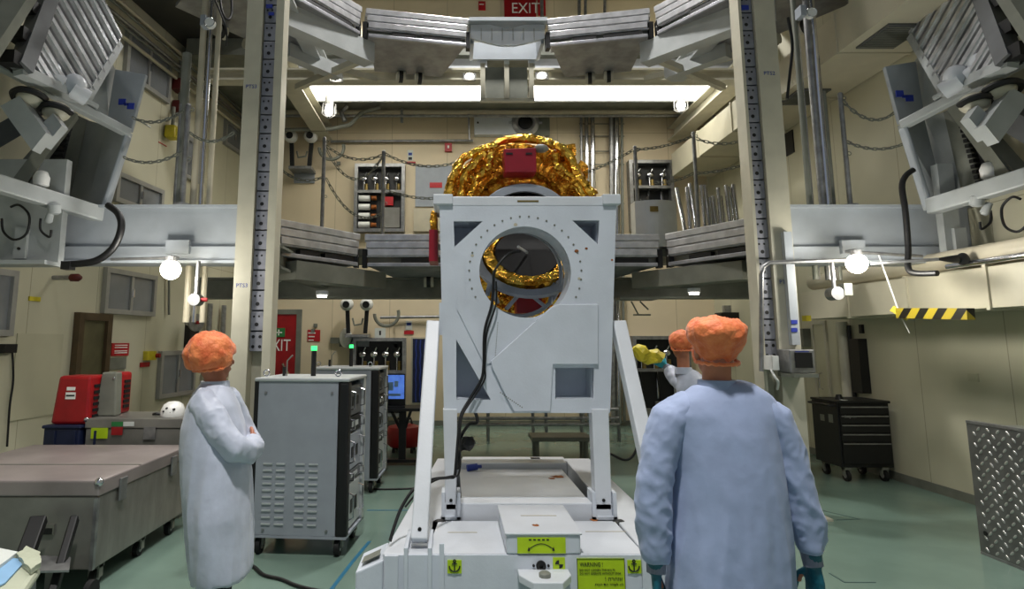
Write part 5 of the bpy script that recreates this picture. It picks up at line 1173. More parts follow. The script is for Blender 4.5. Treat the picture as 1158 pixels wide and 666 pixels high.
# ============================================================ racks, cases, chest
def caster(parent, x, y, r=.055, z=None):
    w = MB().cyl((x-.02, y, r), (x+.02, y, r), r, 18).build('caster_wheel', 'rubber', parent, True)
    MB().cyl((x-.024, y, r), (x+.024, y, r), r*.45, 12).build('wheel_hub', 'galv', w, True)
    MB().box(x-.04, x-.025, y-.025, y+.025, r, 2*r+.03).box(x+.025, x+.04, y-.025, y+.025, r, 2*r+.03).box(x-.04, x+.04, y-.04, y+.04, 2*r+.01, 2*r+.04).build('caster_fork', 'dim_steel', parent)
def rack(label, W, D, z0, H):
    t = thing('equipment_rack', label, 'equipment rack', (0,0,0), 'wheeled grey equipment racks')
    # camera faces the side panel (y=0); front of the rack is the +x face
    f = .035
    MB().box(f, W-.09, .004, .02, z0+.02, z0+H-.03).build('side_panel', 'rack_panel', t, bevel=.004)
    MB().box(0, f, 0, .05, z0, z0+H-.02).build('corner_post', 'black', t, bevel=.004); MB().box(W-.09, W, 0, .10, z0, z0+H-.03).build('corner_post', 'black', t, bevel=.02)
    MB().box(W-.05, W, D-.08, D, z0, z0+H-.03).build('corner_post', 'rack_frame', t); MB().box(0, f, D-.05, D, z0, z0+H-.02).build('corner_post', 'black', t)
    MB().box(f, W-.05, D-.02, D, z0, z0+H-.03).build('far_panel', 'rack_panel', t); MB().box(0, .02, .05, D-.05, z0, z0+H-.03).build('rear_panel', 'rack_panel', t)
    MB().box(-.0, W+.005, -.01, D+.01, z0+H-.03, z0+H).build('top_cover', 'rack_frame', t, bevel=.01); MB().box(0, W, 0, D, z0, z0+.02).build('bottom_frame', 'rack_panel', t)
    m = MB()
    for g in (.10, .50):
        for c in (0, .16):
            for r in range(10):
                x = (W-.12)*(g+c)*1.0+f; z = z0+.10+r*.052; MB().box(x, x+.075, -.006, .004, z, z+.012).build('vent_louvre', 'rack_frame', t)
    for x, z in ((.10,z0+H-.12),(W-.14,z0+H-.12),(.12,z0+.06),(W-.16,z0+.06)): MB().cyl((x,-.004,z),(x,.004,z),.012,10).build('panel_screw','galv',t)
    # front equipment on +x face
    z = z0+.04; k = 0
    for h, mm in ((.36,'rack_frame'),(.10,'plan_grey'),(.30,'rack_panel'),(.14,'black'),(.26,'plan_grey'),(.12,'dark')):
        if z+h > z0+H-.05: h = z0+H-.06-z
        if h < .03: break
        e = MB().box(W-.06, W-.02, .10, D-.09, z, z+h-.012).build('equipment_module', mm, t, bevel=.003)
        for yy in (.14, D-.13): MB().tube([(W-.02,yy,z+h*.2),(W+.02,yy,z+h*.25),(W+.02,yy,z+h*.75),(W-.02,yy,z+h*.8)], .008, 6).build('module_handle', 'chrome', e, True)
        MB().box(W-.0195, W-.016, .2, D-.2, z+h*.3, z+h*.6).build('module_face', 'rack_frame' if k%2 else 'black', e); z += h; k += 1
    for x, y in ((.07,.07),(W-.08,.07),(.07,D-.08),(W-.08,D-.08)): caster(t, x, y, .065)
    for x in (.06, W-.12): MB().ring((x,.1,z0+H+.035), .025, .006, (0,1,0), 14, 6).build('lifting_eye','chrome',t,True)
    # beacon
    bx_ = W*.5; b_ = MB().cyl((bx_,D*.5,z0+H),(bx_,D*.5,z0+H+.22),.022,14).build('beacon_post','black',t,True); MB().cyl((bx_,D*.5,z0+H+.22),(bx_,D*.5,z0+H+.26),.026,16).build('green_beacon','led_green',b_,True)
    MB().tube([(W*.2,D*.5,z0+H),(W*.2,D*.5,z0+H+.13),(W*.26,D*.5,z0+H+.18)], .006).build('antenna_wire','dim_steel',t,True)
    MB().cyl((W*.17,D*.5,z0+H),(W*.17,D*.5,z0+H+.08),.014,10).build('small_post','black',t,True)
    return t
a = V((-1.64, 5.25, 0))
R1 = rack('nearer tall grey equipment rack on wheels with louvred side panel, behind the left person', .80, .62, .14, 1.26)
R1.location = a; R1.rotation_euler.z = math.radians(-5)
ORG[R1] = a
R2 = dup(R1, (P(348,500,7.3).x-a.x, 7.35-a.y, 0), math.radians(1), 'farther grey equipment rack partly hidden behind the nearer rack')
ld_s = None
# metal shipping case at left
t = thing('metal_shipping_case', 'very large grey metal shipping case on casters in the lower left', 'shipping case', (-3.2, 5.3, 0))
cx0, cx1, cy0, cy1, cz0, cz1 = -3.92, -2.46, 4.5, 6.0, .15, .74
MB().box(cx0, cx1, cy0, cy1, cz0, cz1-.11).build('body', 'case_metal', t, bevel=.008)
MB().box(cx0-.01, cx1+.01, cy0-.01, cy1+.01, cz1-.108, cz1).build('lid', 'case_top', t, bevel=.012)
for x, y in ((cx0+.15,cy0+.15),(cx1-.06,cy0+.15),(cx1-.06,cy0+.75),(cx1-.06,cy1-.2),(cx0+.15,cy1-.2)): caster(t, x, y, .055)
for x, y in ((cx1,cy0),(cx0,cy0),(cx1,cy1)): MB().sphere((x,y,cz1-.012), .03, 10, 8).build('corner_cap', 'chrome', t, True)
for x in (cx1-.02, cx0+.0): MB().box(x-.0, x+.025, cy0-.012, cy0+.02, cz0, cz1-.12).build('corner_angle', 'galv', t)
h_ = MB().box(cx0+.35, cx0+.62, cy0-.012, cy0-.001, .38, .50).build('recessed_handle', 'dim_steel', t); MB().box(cx0+.38, cx0+.59, cy0-.016, cy0-.0125, .40, .48).build('handle_well', 'black', h_)
h_ = MB().box(P(44,600,4.49).x, P(61,600,4.49).x, cy0-.014, cy0-.001, P(0,605,4.49).z, P(0,593,4.49).z).build('recessed_handle', 'dim_steel', t); MB().box(P(45.5,600,4.49).x, P(59.5,600,4.49).x, cy0-.018, cy0-.0145, P(0,604,4.49).z, P(0,597,4.49).z).build('handle_well', 'black', h_)
for y in (cy0+.3, cy0+1.15): MB().box(cx1+.01, cx1+.025, y-.05, y+.05, cz1-.2, cz1-.04).build('latch', 'galv', t, bevel=.004)
MB().box(cx0, cx1+.012, cy0+.55, cy0+.57, cz1-.0, cz1+.004).build('lid_seam', 'dim_steel', t)
# taller metal case behind
a, b = P(98,473,6.3), P(207,502,6.3)
t = thing('metal_equipment_case', 'grey metal case with coloured stickers standing behind the large case', 'equipment case', ((a.x+b.x)/2, 6.6, 0))
MB().box(a.x, b.x, 6.3, 6.9, .02, a.z-.1).build('body', 'case_metal', t, bevel=.008); MB().box(a.x-.01, b.x+.01, 6.29, 6.91, a.z-.098, a.z).build('lid', 'case_metal', t, bevel=.01)
MB().box(a.x, b.x, 6.3, 6.9, 0, .02).build('skid', 'dim_steel', t)
for c in (a.x, b.x-.0): MB().sphere((c,6.3,a.z-.01), .025, 10, 8).build('corner_cap','chrome',t,True)
def stick(x0_,y0_,x1_,y1_,mm,nm): p_, q_ = P(x0_,y0_,6.28), P(x1_,y1_,6.28); MB().box(p_.x,q_.x,6.283,6.2885,q_.z,p_.z).build(nm,mm,t)
stick(103,484,121,496,'lime','lime_sticker'); stick(126,483,138,492,'red','orange_sticker'); stick(126,477,139,482,'green','green_sticker'); stick(139,477,151,482,'paper','white_sticker')
MB().box(a.x+.6*(b.x-a.x), a.x+.72*(b.x-a.x), 6.28, 6.289, a.z-.2, a.z-.08).build('latch','galv',t)
MET = t; mz = a.z
# blue crate + red cases
a, b = P(50,481,6.25), P(98,502,6.25)
t = thing('blue_crate', 'dark blue crate under the red plastic case by the left wall', 'crate', ((a.x+b.x)/2, 6.5, 0))
MB().box(a.x, b.x-.08, 6.25, 6.75, .0, a.z-.03).build('body', 'navy', t, bevel=.01); MB().box(a.x-.015, b.x-.065, 6.235, 6.765, a.z-.03, a.z).build('rim', 'navy', t, bevel=.008)
for k in range(3): MB().box(a.x+.1+k*.2, a.x+.12+k*.2, 6.235, 6.249, .1, a.z-.05).build('rib', 'navy', t)
zb_ = a.z+.001
def redcase(label, x0, x1, y0, y1, z0, z1, extra):
    t = thing('red_plastic_case', label, 'plastic case', ((x0+x1)/2, (y0+y1)/2, z0), 'red plastic cases')
    mb = MB(); mb.slab([V((x0,y0,z0)),V((x1,y0,z0)),V((x1,y0,z1)),V((x0+.05,y0,z1))], y1-y0, (0,1,0)); mb.build('shell', 'red', t, bevel=.03)
    for k in range(6): MB().box(x1-.001, x1+.012, y0+.06, y1-.06, z0+.06+k*(z1-z0-.12)/6, z0+.09+k*(z1-z0-.12)/6).build('vent_rib', 'dark', t)
    if extra:
        w_ = x1-x0
        lb = MB().box(x0+.36*w_, x0+.62*w_, y0-.005, y0-.001, z0+.52*(z1-z0), z0+.66*(z1-z0)).build('white_label', 'ink_white', t); MB().box(x0+.38*w_, x0+.60*w_, y0-.008, y0-.0055, z0+.58*(z1-z0), z0+.61*(z1-z0)).build('label_print', 'ink', lb)
        MB().box(x0+.38*w_, x0+.6*w_, y0-.005, y0-.001, z0+.70*(z1-z0), z0+.77*(z1-z0)).build('white_label', 'ink_white', t)
    return t
c1, c2 = P(56,480,6.3), P(107,425,6.3)
redcase('front red plastic case with white labels standing on the blue crate', c1.x, c2.x-.03, 6.3, 6.6, zb_, c2.z, True)
c1, c2 = P(112,470,6.62), P(138,421,6.62)
redcase('rear red plastic case half hidden behind the grey box lid', c1.x, c2.x, 6.62, 6.85, mz+.002, c2.z, False)
c1, c2 = P(108,471,6.45), P(134,421,6.45)
t = thing('grey_case_lid', 'upright dark grey lid box leaning between the red cases', 'case lid', ((c1.x+c2.x)/2, 6.5, mz+.002)); MB().slab([V((c1.x-.02,6.45,mz+.002)),V((c2.x,6.45,mz+.002)),V((c2.x-.02,6.45,c2.z)),V((c1.x+.03,6.45,c2.z))], .12, (0,1,0)).build('shell', 'dim_steel', t, bevel=.015)
MB().sphere(((c1.x+c2.x)/2+.06,6.449,c2.z-.06),.015,8,6).build('rivet','chrome',t,True)
# helmet
c = P(196, 461, 6.45); c.z = mz+.002
t = thing('white_helmet', 'white round helmet with black strap lying on the metal case', 'helmet', c)
MB().lathe([(.115,0),(.12,.02),(.115,.07),(.09,.12),(.05,.145),(.01,.15)], c, (0,0,1), 24).build('shell','white_plastic',t,True)
for dx, dz in ((-.02,.09),(.05,.08),(-.05,.06),(.02,.05)): MB().sphere((c.x+dx,c.y-.097,c.z+dz),(.014,.02,.011),8,6).build('vent_hole','black',t,True)
MB().tube([(c.x-.11,c.y,c.z+.02),(c.x-.16,c.y-.02,c.z+.03),(c.x-.2,c.y,c.z+.02),(c.x-.15,c.y+.04,c.z+.015)], .012).build('strap','black',t,True)
# black tool chest at right
t = thing('tool_chest', 'black wheeled tool chest with drawers beside the right wall', 'tool chest', P(980,540,8.0)*0+V((4.85,8.1,0)))
x0, x1 = P(951,500,7.85).x, min(P(1010,500,7.85).x, XR-.03); y0, y1 = 7.85, 8.42; z0, z1 = .17, .97
MB().box(x0, x1, y0+.02, y1, z0, z1-.03).build('body', 'black', t, bevel=.008); MB().box(x0-.01, x1+.01, y0-.01, y1+.01, z1-.03, z1).build('top_tray', 'black', t, bevel=.008)
n = 5; z = z1-.06
for k, h in enumerate((.11,.11,.11,.11,.26)):
    d_ = MB().box(x0+.02, x1-.02, y0-.004, y0+.019, z-h+.008, z).build('drawer', 'black', t, bevel=.004); MB().box(x0+.03, x1-.03, y0-.016, y0-.0045, z-.022, z-.008).build('drawer_pull', 'galv', d_)
    z -= h
text('lettering', 'Snap-on', (x0+.14, y0-.006, z1-.19), .045, 'galv', t)
MB().tube([(x0,y0+.06,z1-.06),(x0-.07,y0+.06,z1-.06),(x0-.07,y1-.06,z1-.06),(x0,y1-.06,z1-.06)], .015).build('side_handle','black',t,True)
for y_, h_, mm in ((y0+.12,.1,'ink_white'),(y0+.3,.08,'ink_white')): MB().box(x0-.004, x0-.001, y_, y_+.09, z1-.28, z1-.28+h_).build('side_label', 'dim_steel', t)
MB().box(x0+.1,x0+.16,y0+.05,y0+.12,z1+.0005,z1+.004).build('white_note','paper',t)
for x, y in ((x0+.08,y0+.07),(x1-.1,y0+.07),(x0+.08,y1-.08),(x1-.1,y1-.08)): caster(t, x, y, .065)
o = MB().cyl((4.95, 8.1, .975), (4.95, 8.1, 1.03), .05, 12, .03).build('black_object', 'black', None, True); o.location.z = z1+.001; tag(o, 'small unidentified black object standing on the tool chest', 'tub')  # stand-in shape for an unidentified black object
# tread plate barrier at right
X_ = 4.28; ya, yb = 3.3, 5.3; zt_ = 1.03
t = thing('tread_plate_ramp', 'shiny tread plate ramp panel standing upright at the right edge', 'ramp', (X_+.03, (ya+yb)/2, 0))
MB().box(X_, X_+.012, ya, yb, .02, zt_).build('plate', 'tread_base', t)
m = MB(); r = 0; z = .05
while z < zt_-.03:
    y = ya+.04+(.045 if r%2 else 0)
    while y < yb-.03:
        ang = PI/4 if (r+int(y*11))%2 else -PI/4
        M_ = Matrix.Rotation(ang, 3, 'X'); m.sphere((X_-.000, y, z), (.006,.026,.011), 6, 4, M_); y += .09
    z += .045; r += 1
tp = m.build('raised_lozenges', 'tread_bump', t, True); tp['kind'] = 'stuff'
for z_ in (.0, zt_-.0): MB().box(X_-.004, X_+.05, ya, yb, z_, z_+.02).build('edge_fold', 'galv', t)
for y_ in (ya, yb-.02): MB().box(X_+.013, X_+.05, y_, y_+.02, .02, zt_).build('end_fold', 'galv', t)
MB().cyl((X_-.006, yb-.07, P(0,600,5.3).z), (X_+.0, yb-.07, P(0,600,5.3).z), .018, 12).build('hole', 'black', t)
MB().box(X_+.1, X_+.16, 4.6, 5.1, .0, 1.0).box(X_+.05, X_+.1, 4.8, 4.9, .3, .36).build('rear_prop', 'dim_steel', t)
c = PX(1140,476,X_+.2); MB().box(X_+.05, X_+.3, 4.75, 5.15, zt_-.06, zt_-.0).build('rear_shelf', 'dim_steel', t)
# table with monitor
t = thing('workbench', 'small black workbench carrying the laptop beside the rear rack', 'table', P(455,522,9.0)*0+V((-.62,9.0,0)))
x0, x1, zt_ = P(424,460,8.7).x, P(480,460,8.7).x, .79
MB().box(x0, x1, 8.7, 9.2, zt_-.04, zt_).build('table_top', 'black', t, bevel=.005); xm = P(455,500,8.95).x
MB().box(xm-.05, xm+.05, 8.9, 9.0, .08, zt_-.04).build('pedestal', 'black', t); MB().box(xm-.3, xm+.3, 8.88, 9.02, .04, .08).build('foot', 'black', t)
MB().bar((xm-.04,8.95,.5), (x0+.2,8.95,zt_-.05), .04, .04).build('brace', 'black', t); MB().bar((xm+.04,8.95,.5), (x1-.2,8.95,zt_-.05), .04, .04).build('brace', 'black', t)
for x in (xm-.28, xm+.28): MB().cyl((x,8.95,0),(x,8.95,.04),.03,10).build('foot_pad','rubber',t)
a, b = P(435,424,8.85), P(457,451,8.85)
t = thing('laptop', 'open black laptop with glowing blue screen on the workbench', 'laptop', ((a.x+b.x)/2, 8.85, zt_+.001))
MB().box(a.x-.02, b.x+.02, 8.75, 9.0, zt_+.001, zt_+.025).build('keyboard_base', 'black', t, bevel=.004); MB().box(a.x-.015, b.x+.015, 8.85, 8.87, zt_+.025, a.z+.015).build('screen_housing', 'black', t)
MB().box(a.x, b.x, 8.846, 8.8495, b.z, a.z).build('screen', 'screen', t)
for x_, w_, z_, h_ in ((.1,.35,.35,.35),(.5,.2,.5,.25),(.12,.7,.12,.1)): MB().box(a.x+(b.x-a.x)*x_, a.x+(b.x-a.x)*(x_+w_), 8.842, 8.8455, b.z+(a.z-b.z)*z_, b.z+(a.z-b.z)*(z_+h_)).build('screen_window', 'blue_paper', t)
# speaker/black box on bench
a = P(429,461,8.8); o = MB().box(a.x-.12,a.x+.12,8.75,8.95,zt_+.001,P(0,433,8.8).z).build('black_box','black',bevel=.01); tag(o,'upright black box on the workbench left of the laptop','box')
# red vacuum
c = P(457, 505, 10.0); c.z = 0
t = thing('red_vacuum', 'round red vacuum canister under the workbench', 'vacuum cleaner', c)
MB().lathe([(.22,.08),(.27,.12),(.28,.3),(.25,.38),(.12,.42),(.01,.43)], c, (0,0,1), 24).build('canister','red',t,True); MB().tube([c+V((-.12,0,.42)),c+V((-.1,0,.5)),c+V((.1,0,.5)),c+V((.12,0,.42))],.02).build('handle','dark',t,True)
for a_ in range(4): q = c+V((.2*math.cos(a_*PI/2+.7),.2*math.sin(a_*PI/2+.7),0)); MB().cyl((q.x-.02,q.y,.045),(q.x+.02,q.y,.045),.045,12).build('wheel','rubber',t,True)
MB().tube([c+V((-.26,0,.25)),c+V((-.4,-.05,.24)),c+V((-.55,0,.26))],.012).build('hose','galv',t,True)
# black hand truck by the large case
t = thing('hand_truck', 'folded black hand truck with grey toe plate beside the large case', 'hand truck', (-2.7, 4.1, 0))
a = PZ(88,610,.5); 
MB().bar((-2.78,4.38,.52), (-2.62,3.85,.06), .10, .07).build('black_strap','black',t,bevel=.01); MB().bar((-2.55,4.40,.52), (-2.42,3.95,.06), .05, .07).build('black_strap','black',t,bevel=.01)
MB().box(-2.95,-2.3,3.9,4.35,.0,.05).build('base_plate','black',t,bevel=.01)
tz = .30; p1, p2, p3, p4 = PZ(40,648,tz), PZ(78,647,tz), PZ(80,632,tz), PZ(46,630,tz)
MB().slab([p1,p2,p3,p4], .012, (0,0,1)).build('toe_plate','galv',t); 
for p_ in ((p1+p3)/2,): MB().box(p_.x-.03,p_.x+.03,p_.y-.03,p_.y+.03,.05,tz).build('plate_post','dim_steel',t)
for x in (-2.95+.05, -2.35): MB().cyl((x-.02,4.3,.09),(x+.02,4.3,.09),.07,16).build('wheel','rubber',t,True)
# cart corner lower-left foreground
zt_ = .78
t = thing('plastic_cart', 'cream plastic cart corner with folded cloth in the lower left foreground', 'cart', (-1.95, 2.55, 0))
p1, p2, p3 = PZ(-70,628,zt_), PZ(44,634,zt_), PZ(22,700,zt_); x1_ = PZ(42,634,zt_).x
pts_ = [PZ(-90,622,zt_), PZ(34,628,zt_), PZ(46,640,zt_), PZ(28,666,zt_), PZ(5,720,zt_), PZ(-120,720,zt_)]
MB().slab([V((p.x,p.y,zt_)) for p in pts_], -.05, (0,0,1)).build('tray_top', 'cream_cloth', t, bevel=.02)
cxm = sum(p.x for p in pts_)/6; cym = sum(p.y for p in pts_)/6
for p in (pts_[0], pts_[2], pts_[4], pts_[5]): q = p.lerp(V((cxm,cym,zt_)), .18); MB().cyl((q.x,q.y,0),(q.x,q.y,zt_-.05),.02,10).build('leg','galv',t)
o = MB().slab([PZ(-60,652,zt_+.004), PZ(6,632,zt_+.004), PZ(30,634,zt_+.004), PZ(6,660,zt_+.004), PZ(-50,690,zt_+.004)], .006, (0,0,1)).build('blue_paper', 'blue_paper'); tag(o, 'pale blue paper sheet lying on the cream cart', 'paper')
o = MB().slab([PZ(-60,640,zt_+.012), PZ(-5,622,zt_+.012), PZ(20,627,zt_+.012), PZ(-5,646,zt_+.012), PZ(-50,668,zt_+.012)], .012, (0,0,1)).build('white_cloth', 'paper'); tag(o, 'folded white sheet on top of the blue paper', 'cloth')
o = dense(MB().slab([PZ(18,632,zt_+.003), PZ(30,623,zt_+.003), PZ(44,630,zt_+.003), PZ(46,642,zt_+.003), PZ(34,650,zt_+.003)], .022, (0,0,1)), 'crumpled_bag', 'cream_cloth', None, 3, .008, 20, 3); tag(o, 'crumpled pale yellow bag on the corner of the cream cart', 'bag')
# floor cables and tape lines
def fp(px, py, z=.012): return PZ(px, py, z)
cable('black cable snaking over the floor between the left person and trolley', [fp(262,632),fp(285,640),fp(298,650),fp(318,655),fp(335,662),fp(360,668),fp(400,672)], .014)
cable('dark cable lying on the floor behind the trolley', [fp(418,553),fp(440,553),fp(470,552),fp(486,549)], .010)
def tape(label, pts, w, m):
    mb = MB()
    for i in range(len(pts)-1): mb.bar(V(pts[i])+V((0,0,0)), V(pts[i+1]), w, .002)
    o = mb.build('floor_tape', m); o.location.z = .0005; tag(o, label, 'floor tape')
tape('blue tape line on the floor running towards the lower edge left of the trolley', [fp(375,666,.001),fp(398,636,.001),fp(418,612,.001)], .03, 'tape_floor')
tape('faint blue tape line across the floor beside the rack wheels', [fp(415,577,.001),fp(470,577,.001)], .02, 'tape_floor')
tape('dark bent tape mark on the floor at the lower right', [fp(938,648,.001),fp(955,658.5,.001),fp(990,658.5,.001)], .012, 'tape_dark')
tape('thin faint tape outline on the floor near the tool chest', [fp(930,577,.001),fp(972,587,.001),fp(945,588,.001)], .012, 'tape_dark')
o = dense(MB().sphere(fp(931,575,.12), (.05,.05,.12), 12, 8), 'yellow_cloth', 'lime_dull', None, 1, .03, 14, 3) if False else None
# pallet jack behind person
t = thing('low_bench', 'low dark trolley behind the right leg of the stand', 'trolley', P(640,500,9.2)*0+V((1.6,9.2,0)))
a, b = P(600,498,9.2), P(667,498,9.2); MB().box(a.x,b.x,9.0,9.5,.30,.36).build('platform','dim_steel',t,bevel=.01)
for x in (a.x+.08,b.x-.08): MB().cyl((x,9.1,0),(x,9.1,.30),.03,10).build('leg','dim_steel',t); MB().cyl((x,9.4,0),(x,9.4,.30),.03,10).build('leg','dim_steel',t)
mat('lime_dull', (120, 130, 30), 0.6, 0, 0.1, 10)
# ============================================================ people
def remesh(mb, name, m, parent, vox, smooth_it=6, fn=None, root=None):
    t = bpy.data.meshes.new('tmp'); org = ORG[root or parent]
    t.from_pydata([tuple(p-org) for p in mb.v], [], mb.f)
    bm = bmesh.new(); bm.from_mesh(t); bmesh.ops.recalc_face_normals(bm, faces=bm.faces); bm.to_mesh(t); bm.free()
    o = bpy.data.objects.new('tmp', t); COL.objects.link(o)
    r = o.modifiers.new('r', 'REMESH'); r.mode = 'VOXEL'; r.voxel_size = vox
    s_ = o.modifiers.new('s', 'SMOOTH'); s_.iterations = smooth_it; s_.factor = .5
    bpy.context.view_layer.update()
    me = bpy.data.meshes.new_from_object(o.evaluated_get(bpy.context.evaluated_depsgraph_get())); bpy.data.objects.remove(o)
    if fn:
        ns = [v.normal.copy() for v in me.vertices]; cs = [v.co.copy() for v in me.vertices]
        for v, n_, c_ in zip(me.vertices, ns, cs): v.co = c_+n_*fn(c_+org, n_)
    for p in me.polygons: p.use_smooth = True
    me.materials.clear(); me.materials.append(MATS[m]); me.name = name
    oo = bpy.data.objects.new(name, me); COL.objects.link(oo)
    if parent is not None: oo.parent = parent
    ORG[oo] = org
    return oo
def frame(yaw, pitch=0, roll=0):
    return Matrix.Rotation(yaw, 3, 'Z') @ Matrix.Rotation(pitch, 3, 'X') @ Matrix.Rotation(roll, 3, 'Y')
def head_mb(mb, c, M):      # faces local +Y
    def L(x, y, z): return c+M@V((x, y, z))
    mb.sphere(L(0,-.012,.02), (.076,.096,.105), 24, 16, M)            # skull
    mb.sphere(L(0,.02,-.045), (.060,.068,.072), 20, 12, M)             # face and jaw
    mb.sphere(L(0,.055,-.092), (.026,.025,.02), 12, 8, M)              # chin
    mb.sphere(L(0,.082,.018), (.05,.014,.012), 12, 8, M)               # brow
    mb.cyl(L(0,.085,.01), L(0,.112,-.03), .008, 10, .015)              # nose
    mb.sphere(L(0,.108,-.032), (.015,.014,.011), 10, 8, M)
    mb.sphere(L(0,.086,-.06), (.024,.010,.006), 10, 8, M); mb.sphere(L(0,.084,-.07), (.021,.010,.006), 10, 8, M)
    for s in (-1, 1):
        mb.sphere(L(s*.078,-.01,-.01), (.010,.020,.032), 10, 8, M); mb.sphere(L(s*.042,.065,-.03), (.02,.02,.018), 10, 8, M)
def hand_mb(mb, wrist, d, side, nrm, s=1.0, curl=.5, thumb=1):
    # d: direction of fingers, side: across the palm towards the thumb, nrm: back of the hand
    wrist = V(wrist); d = V(d).normalized(); side = V(side); side = (side-d*side.dot(d)).normalized(); nrm = d.cross(side) if V(nrm).dot(d.cross(side)) > 0 else side.cross(d)
    mb.etube([wrist-d*.03*s, wrist+d*.01*s, wrist+d*.05*s, wrist+d*.09*s], [(.026*s,.019*s),(.030*s,.018*s),(.040*s,.016*s),(.038*s,.013*s)], side, 16)
    lens = (.066, .076, .072, .056)
    for k, ln in enumerate(lens):
        off = side*(.029-.0195*k)*s; p = wrist+d*(.085-.004*abs(k-1.2))*s+off; dd = d.copy(); pts = [p-d*.02*s, p]
        for j in range(3):
            dd = (dd-nrm*curl*(.35+.15*j)).normalized(); p = p+dd*ln*s*(.42,.32,.26)[j]; pts.append(p)
        mb.tube(pts, [.0095*s,.0095*s,.009*s,.0085*s,.007*s], 10)
    b = wrist+d*.02*s+side*.026*s; dd = (d*.6+side*.8-nrm*.2).normalized(); p1 = b+dd*.035*s; d2 = (d*.9+side*.35-nrm*.3).normalized(); p2 = p1+d2*.03*s; p3 = p2+(d*.95-nrm*.35).normalized()*.024*s
    mb.tube([b, p1, p2, p3], [.014*s,.0125*s,.011*s,.009*s], 10)
def person(name, label, J, yaw, coat_m, gloves, cap_fn, H=1.76, fold_seed=1, hem=.45, head_pitch=0, head_yaw=None, vox=.011):
    base = V((J['pelvis'].x, J['pelvis'].y, 0)); t = thing('person', label, 'person', base)
    M = frame(yaw); X = M@V((1,0,0)); Yf = M@V((0,1,0))
    HM = frame(yaw if head_yaw is None else head_yaw, head_pitch)
    hd = J['head']; nk = J['neck']; ch = J['chest']; pv = J['pelvis']
    # continuous body
    b = MB(); head_mb(b, hd, HM)
    b.etube([ch+V((0,0,.08)), nk+V((0,0,-.02)), nk+V((0,0,.05)), hd+HM@V((0,-.02,-.04))], [(.09,.08),(.062,.062),(.055,.058),(.055,.06)], X, 20)
    b.etube([pv+V((0,0,-.08)), pv, pv+(ch-pv)*.5, ch, ch+V((0,0,.10)), nk+V((0,0,-.05))], [(.14,.10),(.15,.11),(.125,.09),(.145,.10),(.12,.075),(.055,.055)], X, 24)
    for s in ('L','R'):
        sh, el, wr = J['sh'+s], J['el'+s], J['wr'+s]
        b.tube([sh.lerp(ch, .5), sh.lerp(el,.08), sh.lerp(el,.5), el, el.lerp(wr,.35), wr], [.05,.048,.042,.036,.036,.026], 14)
        hip = pv+X*(-.09 if s == 'L' else .09); ft = J.get('ft'+s, V((hip.x, hip.y, 0))); kn = J.get('kn'+s, V(((hip.x+ft.x)/2, (hip.y+ft.y)/2, pv.z*.52))+Yf*.02)
        an = V((ft.x, ft.y, .085))
        b.tube([hip+V((0,0,.02)), hip-V((0,0,.12)), kn+V((0,0,.06)), kn, kn-V((0,0,.1))-Yf*.01, an+V((0,0,.04)), an], [.095,.088,.06,.052,.055,.036,.036], 16)
        b.etube([an-Yf*.05+V((0,0,-.035)), an+V((0,0,-.035)), an+Yf*.09+V((0,0,-.05)), an+Yf*.16+V((0,0,-.062))], [(.032,.04),(.037,.045),(.042,.028),(.03,.018)], X, 14)
        hs = J.get('hand'+s)
        if hs: hand_mb(b, wr, hs[0], hs[1], hs[2], .86 if gloves else 1.0, hs[3])
    remesh(b, 'body', 'skin', t, .0065, 3)
    # eyes
    for s in (-1, 1): MB().sphere(hd+HM@V((s*.030,.079,.0)), .0115, 10, 8).build('eye', 'ink_white', t, True)
    # gloves
    if gloves:
        for s in ('L','R'):
            hs = J.get('hand'+s)
            if hs:
                g = MB(); hand_mb(g, J['wr'+s], hs[0], hs[1], hs[2], 1.1, hs[3]); g.tube([J['wr'+s]-V(hs[0]).normalized()*.05, J['wr'+s]], [.034,.031], 14); remesh(g, 'glove', gloves, t, .0042, 2)
    # knit cuffs
    for s in ('L','R'):
        el, wr = J['el'+s], J['wr'+s]; d_ = (wr-el).normalized(); c_ = MB().tube([wr-d_*.10, wr-d_*.05, wr-d_*.0], [.040,.038,.036], 18)
        cu_ = c_.build('knit_cuff', 'knit', t, True)
    # trousers and shoes
    tr_ = MB()
    for s in ('L','R'):
        hip = pv+X*(-.09 if s == 'L' else .09); ft = J.get('ft'+s, V((hip.x, hip.y, 0)))
        tr_.tube([hip+V((0,0,.04)), hip-V((0,0,.15)), V(((hip.x+ft.x)/2,(hip.y+ft.y)/2,pv.z*.5)), V((ft.x,ft.y,.16)), V((ft.x,ft.y,.07))], [.11,.105,.085,.075,.08], 18)
        an = V((ft.x, ft.y, 0)); sh_ = MB().etube([an-Yf*.09+V((0,0,.045)), an-Yf*.03+V((0,0,.055)), an+Yf*.08+V((0,0,.045)), an+Yf*.17+V((0,0,.03)), an+Yf*.2+V((0,0,.025))], [(.03,.035),(.045,.054),(.05,.042),(.045,.03),(.02,.015)], X, 16)
        remesh(sh_, 'shoe', 'rubber', t, .007, 2)
    tr_.etube([pv+V((0,0,.1)), pv-V((0,0,.02)), pv-V((0,0,.1))], [(.17,.13),(.18,.135),(.16,.12)], X, 20)
    remesh(tr_, 'trousers', 'trouser', t, .012, 4)
    # coat
    c = MB(); c.etube([p for p, r in J['torso']], [r for p, r in J['torso']], X, 36)
    def ridge(v): return 1-2*abs(noise.noise(v))
